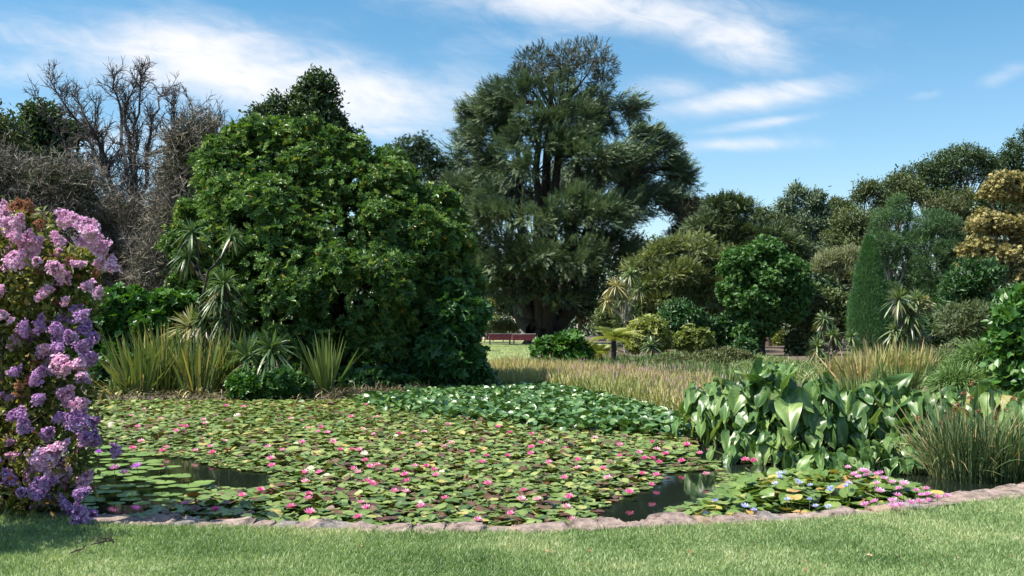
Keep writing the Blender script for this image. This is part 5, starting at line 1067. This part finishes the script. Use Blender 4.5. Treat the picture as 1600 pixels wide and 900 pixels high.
t_('layered_conifer', 'broad olive conifer with a tufted dark top behind the tawny cypress', 'tree', 74, 1140, [(1140, 318, 20, 10), (1118, 320, 16, 8), (1164, 324, 16, 8), (1137, 334, 32, 12), (1100, 352, 34, 16), (1140, 358, 38, 18), (1182, 366, 36, 18), (1216, 378, 32, 18), (1244, 398, 30, 20), (1172, 394, 42, 20), (1108, 380, 40, 18), (1212, 408, 40, 20)], 1900, 5, .36, .5, SPRF, 'conifer_olive', tint=(.15, .8), r0=.28, bark='bark_dark', **LAY)
t_('layered_conifer', 'brownish conifer at the right edge of the giant cypress', 'tree', 84, 1082, [(1084, 320, 14, 10), (1070, 334, 18, 10), (1096, 340, 20, 12), (1078, 356, 26, 14), (1064, 372, 22, 14)], 520, 5, .4, .5, SPRF, 'cypress_top', tint=(.3, .9), r0=.22, bark='bark_dark', **LAY)
t_('dark_tree', 'low dark tree between the layered conifers and the knobbly dark tree', 'tree', 80, 1200, [(1195, 345, 26, 16), (1215, 355, 26, 20), (1180, 370, 40, 26), (1220, 385, 44, 30)], 750, 8, .45, .32, [SPRF[0], LEAF], 'olive', tint=(.2, .7), r0=.2)
t_('knobbly_tree', 'tall knobbly dark tree on the skyline left of the rounded olive trees', 'tree', 84, 1258, [(1245, 302, 14, 12), (1258, 318, 22, 16), (1228, 325, 16, 14), (1278, 308, 7, 12), (1280, 335, 20, 16), (1240, 345, 24, 18), (1265, 360, 36, 20), (1230, 372, 22, 16), (1290, 365, 18, 18), (1258, 400, 50, 30), (1300, 400, 26, 26)], 1100, 9, .4, .34, [SPRF[0], SPRF[1], LEAF], 'cypress', tint=(.15, .8), r0=.3, cp=dict(noise=.18))
t_('rounded_tree', 'small rounded grey olive tree right of the knobbly dark tree', 'tree', 88, 1310, [(1312, 326, 20, 15), (1305, 345, 26, 20)], 420, 9, .4, .28, [LEAF, LEAFN], 'olive', tint=(.3, .8), r0=.2)
t_('rounded_tree', 'olive brown domed tree below the small rounded one', 'tree', 76, 1335, [(1335, 352, 36, 28), (1320, 385, 40, 30), (1360, 370, 30, 30), (1340, 400, 40, 26)], 950, 9, .42, .27, [LEAF, LEAFN], 'olive', tint=(.35, .95), r0=.2)
t_('gum_tree', 'gum tree with a lacy left edge on the skyline', 'tree', 96, 1390, [(1352, 300, 18, 16), (1378, 296, 26, 18), (1410, 292, 30, 20), (1430, 305, 24, 18), (1395, 320, 36, 20), (1344, 312, 10, 10)], 650, 9, .5, .32, [LEAFN, LEAF], 'olive', tint=(.3, .85), r0=.3, cp=dict(inner=.2, noise=.2), sub=(6, (.3, .45)))
t_('gum_tree', 'tall gum tree with sky showing through its dark lifted crown', 'tree', 98, 1490, [(1500, 244, 30, 16), (1475, 258, 30, 16), (1525, 250, 26, 16), (1435, 270, 28, 16), (1460, 285, 30, 18), (1510, 276, 34, 18), (1545, 262, 14, 20), (1425, 290, 20, 16), (1480, 310, 40, 16)], 900, 9, .5, .33, [LEAFN, LEAF], 'dark', tint=(.35, .95), r0=.4, bark='bark_grey', ntwig=40, cp=dict(inner=.15, noise=.18))
t_('gum_tree', 'tall dark gum tree cut by the right edge of the view', 'tree', 100, 1610, [(1592, 228, 22, 18), (1620, 225, 30, 30), (1578, 255, 18, 22), (1600, 262, 26, 20), (1630, 270, 40, 40), (1560, 270, 14, 18), (1600, 300, 30, 20)], 800, 9, .5, .34, [LEAFN, LEAF], 'dark', tint=(.25, .8), r0=.4, cp=dict(inner=.15, noise=.18))
t_('pale_olive_tree', 'smooth pale olive domed tree in front of the gum trees', 'tree', 80, 1500, [(1500, 318, 38, 22), (1475, 325, 28, 20), (1530, 325, 24, 26), (1500, 350, 46, 40), (1520, 390, 40, 40)], 1100, 9, .42, .26, [LEAFN, LEAF], 'olivepale', tint=(.05, .6), r0=.2, cp=dict(noise=.06))
t_('golden_tree', 'golden leaved tree at the right, its foliage in bright layered clumps', 'tree', 56, 1575, [(1570, 290, 34, 20), (1555, 306, 24, 14), (1600, 296, 34, 26), (1545, 348, 36, 22), (1585, 350, 36, 26), (1530, 392, 34, 24), (1570, 400, 40, 24), (1610, 380, 30, 40), (1520, 410, 20, 14), (1600, 440, 40, 26)], 4600, 2, .2, .22, ROSW, 'gold', tint=(.35, .95), r0=.2, cp=dict(noise=.14, inner=.06))
t_('backing_tree', 'shaded dark green tree behind and below the golden tree', 'tree', 62, 1580, [(1560, 340, 40, 40), (1590, 330, 40, 50), (1545, 430, 44, 50), (1600, 430, 50, 60)], 900, 8, .4, .3, [LEAF, LEAFW], 'dark', tint=(.1, .6), r0=.2)
FEA = dict(axis=(.8, .3, .6), normal=(.7, .3, .6))
t_('feathery_cypress', 'blue green feathery cypress with a pointed top and pinkish bare limbs', 'tree', 60, 1400, [(1402, 318, 13, 18), (1385, 345, 22, 18), (1408, 345, 24, 22), (1372, 365, 16, 16), (1390, 380, 32, 26), (1420, 375, 26, 24), (1410, 410, 34, 24), (1375, 395, 18, 20), (1430, 445, 26, 30), (1395, 450, 22, 18)], 5200, 4, .16, .2, SPRU, 'bluegreen', tint=(.3, .8), r0=.2, bark='bark_pale', ntwig=30, **FEA, sub=(7, (.3, .5)), cp=dict(noise=.12))
t_('feathery_cypress', 'blunter feathery cypress right of the pointed one', 'tree', 59, 1462, [(1455, 348, 26, 22), (1478, 352, 22, 22), (1440, 372, 18, 18), (1470, 390, 32, 28), (1490, 385, 16, 26), (1450, 410, 28, 26), (1480, 425, 26, 26), (1440, 440, 22, 24), (1465, 465, 34, 30)], 5000, 4, .16, .2, SPRU, 'bluegreen', tint=(.25, .75), r0=.2, **FEA, sub=(7, (.3, .5)), cp=dict(noise=.12))
root = thing('conical_cypress', gnd(1357, 50), 'dense narrow conical cypress with a clean pointed outline, left of the bare stemmed cabbage tree', 'tree'); base = np.array(root.location); k = 50 / F
hc = rng.random(15000) ** .8; ph = rng.uniform(0, 6.28, 15000); H = (560 - 376) * k
pr = np.interp(hc, [0, .12, .3, .5, .7, .86, .95, 1], [24, 30, 31, 26, 19, 11, 5, 1]) * k; q = np.stack([np.cos(ph), np.sin(ph), hc * 3], 1)
rr = pr * (rng.uniform(.8, 1.02, 15000) + .2 * lump(q * 2.6, 1.7, 4, 8)); P = base + np.stack([np.cos(ph) * rr + hc * 3 * k, np.sin(ph) * rr, .15 + hc * H], 1); Nn = nrm(np.stack([np.cos(ph), np.sin(ph), 0 * ph + .25], 1))
tb = MB(); tb.tube([base - UP * .1, base + UP * H * .5, base + UP * H * .9], [.16, .1, .03], 8); tb.build('trunk', M['bark_dark'], root, smooth=True)
cb = MB(); fill_crown(cb, P, Nn, 2, .06, .17, SPRU, tint=(.3, .75), axis=(.6, .7, .35), normal=(.8, .2, .4)); cb.build('crown', M['cypgreen'], root)
t_('grey_bush_tree', 'pale grey green feathery bush left of the conical cypress', 'tree', 66, 1310, [(1305, 410, 32, 20), (1330, 405, 24, 16), (1285, 425, 24, 18), (1320, 435, 34, 22), (1290, 455, 26, 20)], 1200, 8, .3, .26, [LEAFN, SPRF[0]], 'greybush', tint=(.2, .8), r0=.15, axis=(.5, .5, .6))
t_('olive_shrub_tree', 'olive brown leafy shrub between the round leafy tree and the conical cypress', 'tree', 56, 1305, [(1290, 475, 26, 22), (1315, 480, 26, 26), (1330, 505, 18, 24), (1300, 515, 34, 30), (1270, 500, 20, 34), (1255, 540, 24, 26)], 1300, 7, .25, .24, [LEAF, LEAFW], 'olive', tint=(.3, .9), r0=.12)
shrub('leafy_thicket', 'blue green arching thicket behind the tall bare stemmed cabbage tree', 51, 1500, [(1500, 450, 32, 26), (1530, 430, 34, 26), (1490, 490, 40, 28), (1540, 495, 40, 34), (1450, 500, 36, 30), (1420, 520, 36, 30), (1480, 530, 50, 26), (1390, 545, 26, 18)], 2000, 6, .26, .26, [LEAF, SPRF[1]], 'deep', tint=(.05, .55), r0=.08)
shrub('layered_shrub', 'grey green layered shrub in front of the blue green thicket', 44, 1520, [(1510, 490, 40, 12), (1545, 500, 36, 14), (1500, 508, 44, 12), (1540, 520, 40, 16)], 900, 5, .22, .26, SPRF, 'olive', tint=(.2, .7), r0=.06)
shrub('grey_bush', 'low grey brown bush behind the fluffy green mound', 29, 1488, [(1488, 553, 28, 18), (1465, 562, 20, 14), (1510, 562, 20, 16), (1490, 572, 34, 14)], 900, 6, .12, .11, [LEAFN, LEAF], 'greybush', tint=(.05, .55), r0=.03)
shrub('leafy_creeper', 'leafy creeper covered shrub with round leaves at the right edge', 19, 1592, [(1588, 500, 24, 24), (1600, 540, 32, 40), (1585, 570, 20, 24), (1610, 580, 40, 50), (1582, 600, 18, 26), (1620, 490, 40, 40), (1575, 525, 14, 16)], 900, 5, .16, .17, [LEAFW, leaf6(.8, .06, .12)], 'bright', tint=(.2, .85), r0=.04, normal=(.8, .5, .5))
shrub('leafy_creeper', 'dark small leaved shrub behind the round leaved creeper', 30, 1590, [(1585, 470, 26, 26), (1600, 500, 34, 40), (1570, 505, 22, 22), (1620, 540, 50, 60)], 900, 6, .16, .14, [LEAF], 'deep', tint=(.15, .7), r0=.04)
shrub('sunny_shrub', 'sunlit shrub seen through the gap under the round leafy tree', 84, 1218, [(1214, 530, 14, 14), (1226, 538, 12, 10), (1205, 540, 10, 10)], 300, 7, .3, .28, [LEAF], 'lime', tint=(.05, .6))
for px, d, lb, lobes in [(1045, 70, 'dark understorey shrub under the tawny cypress', [(1030, 490, 40, 36), (1060, 500, 40, 34), (1010, 510, 30, 26)]), (1120, 66, 'deep green understorey shrub left of the round leafy tree', [(1110, 480, 40, 50), (1140, 500, 34, 34)]),
        (1245, 64, 'shaded understorey shrub right behind the round leafy tree', [(1255, 500, 26, 44), (1275, 470, 30, 40)]), (1200, 92, 'tall dark hedge closing the gap behind the round leafy tree', [(1150, 450, 60, 50), (1230, 440, 60, 56), (1290, 440, 50, 50), (1190, 490, 30, 26)]),
        (1400, 68, 'dark understorey shrub behind the conical cypress', [(1350, 490, 50, 50), (1400, 480, 50, 50), (1450, 490, 50, 50)]), (1540, 66, 'dark understorey shrub below the golden tree', [(1520, 480, 50, 44), (1570, 490, 50, 50), (1610, 500, 40, 50)])]:
    t_('understorey_shrub', lb, 'shrub', d, px, lobes, 800, 7, .4, .32, [LEAF, LEAFW], 'dark', tint=(.1, .65), r0=.12, group='dark understorey shrubs on the right', cp=dict(zmin=.0))
# far woods closing the view, one mass
mb = MB()
Lw = []
for i in range(70):
    x = -150 + 300 * (i + rng.random()) / 70; dd = 150 + 25 * rng.random(); h = rng.uniform(7, 12); Lw.append((np.array([x, dd, h * .45]), np.array([rng.uniform(4, 7), 4, h * .55])))
P, Nn = crown_points(Lw, 5200, .8, 1.05); fill_crown(mb, P, Nn, 7, 1.2, .9, [LEAF, LEAFW], tint=(.1, .6)); tag(mb.build('far_woods', M['dark']), kind='stuff')

# ------------------------------------------------------------------ labels of look-alikes: tell them apart by their order
ORD = 'first second third fourth fifth sixth seventh eighth ninth tenth eleventh twelfth thirteenth fourteenth fifteenth sixteenth'.split()
bpy.context.view_layer.update()
rows = {}
for o in COL.objects:
    if o.parent is None and o.get('label'): rows.setdefault(o['label'], []).append(o)
for lab, os_ in rows.items():
    if 1 < len(os_) <= len(ORD) and len(lab.split()) <= 13:
        os_.sort(key=lambda o: float(proj(np.array(o.matrix_world.translation))[0]))
        for i, o in enumerate(os_): o['label'] = f'{lab}, {ORD[i]} from left'
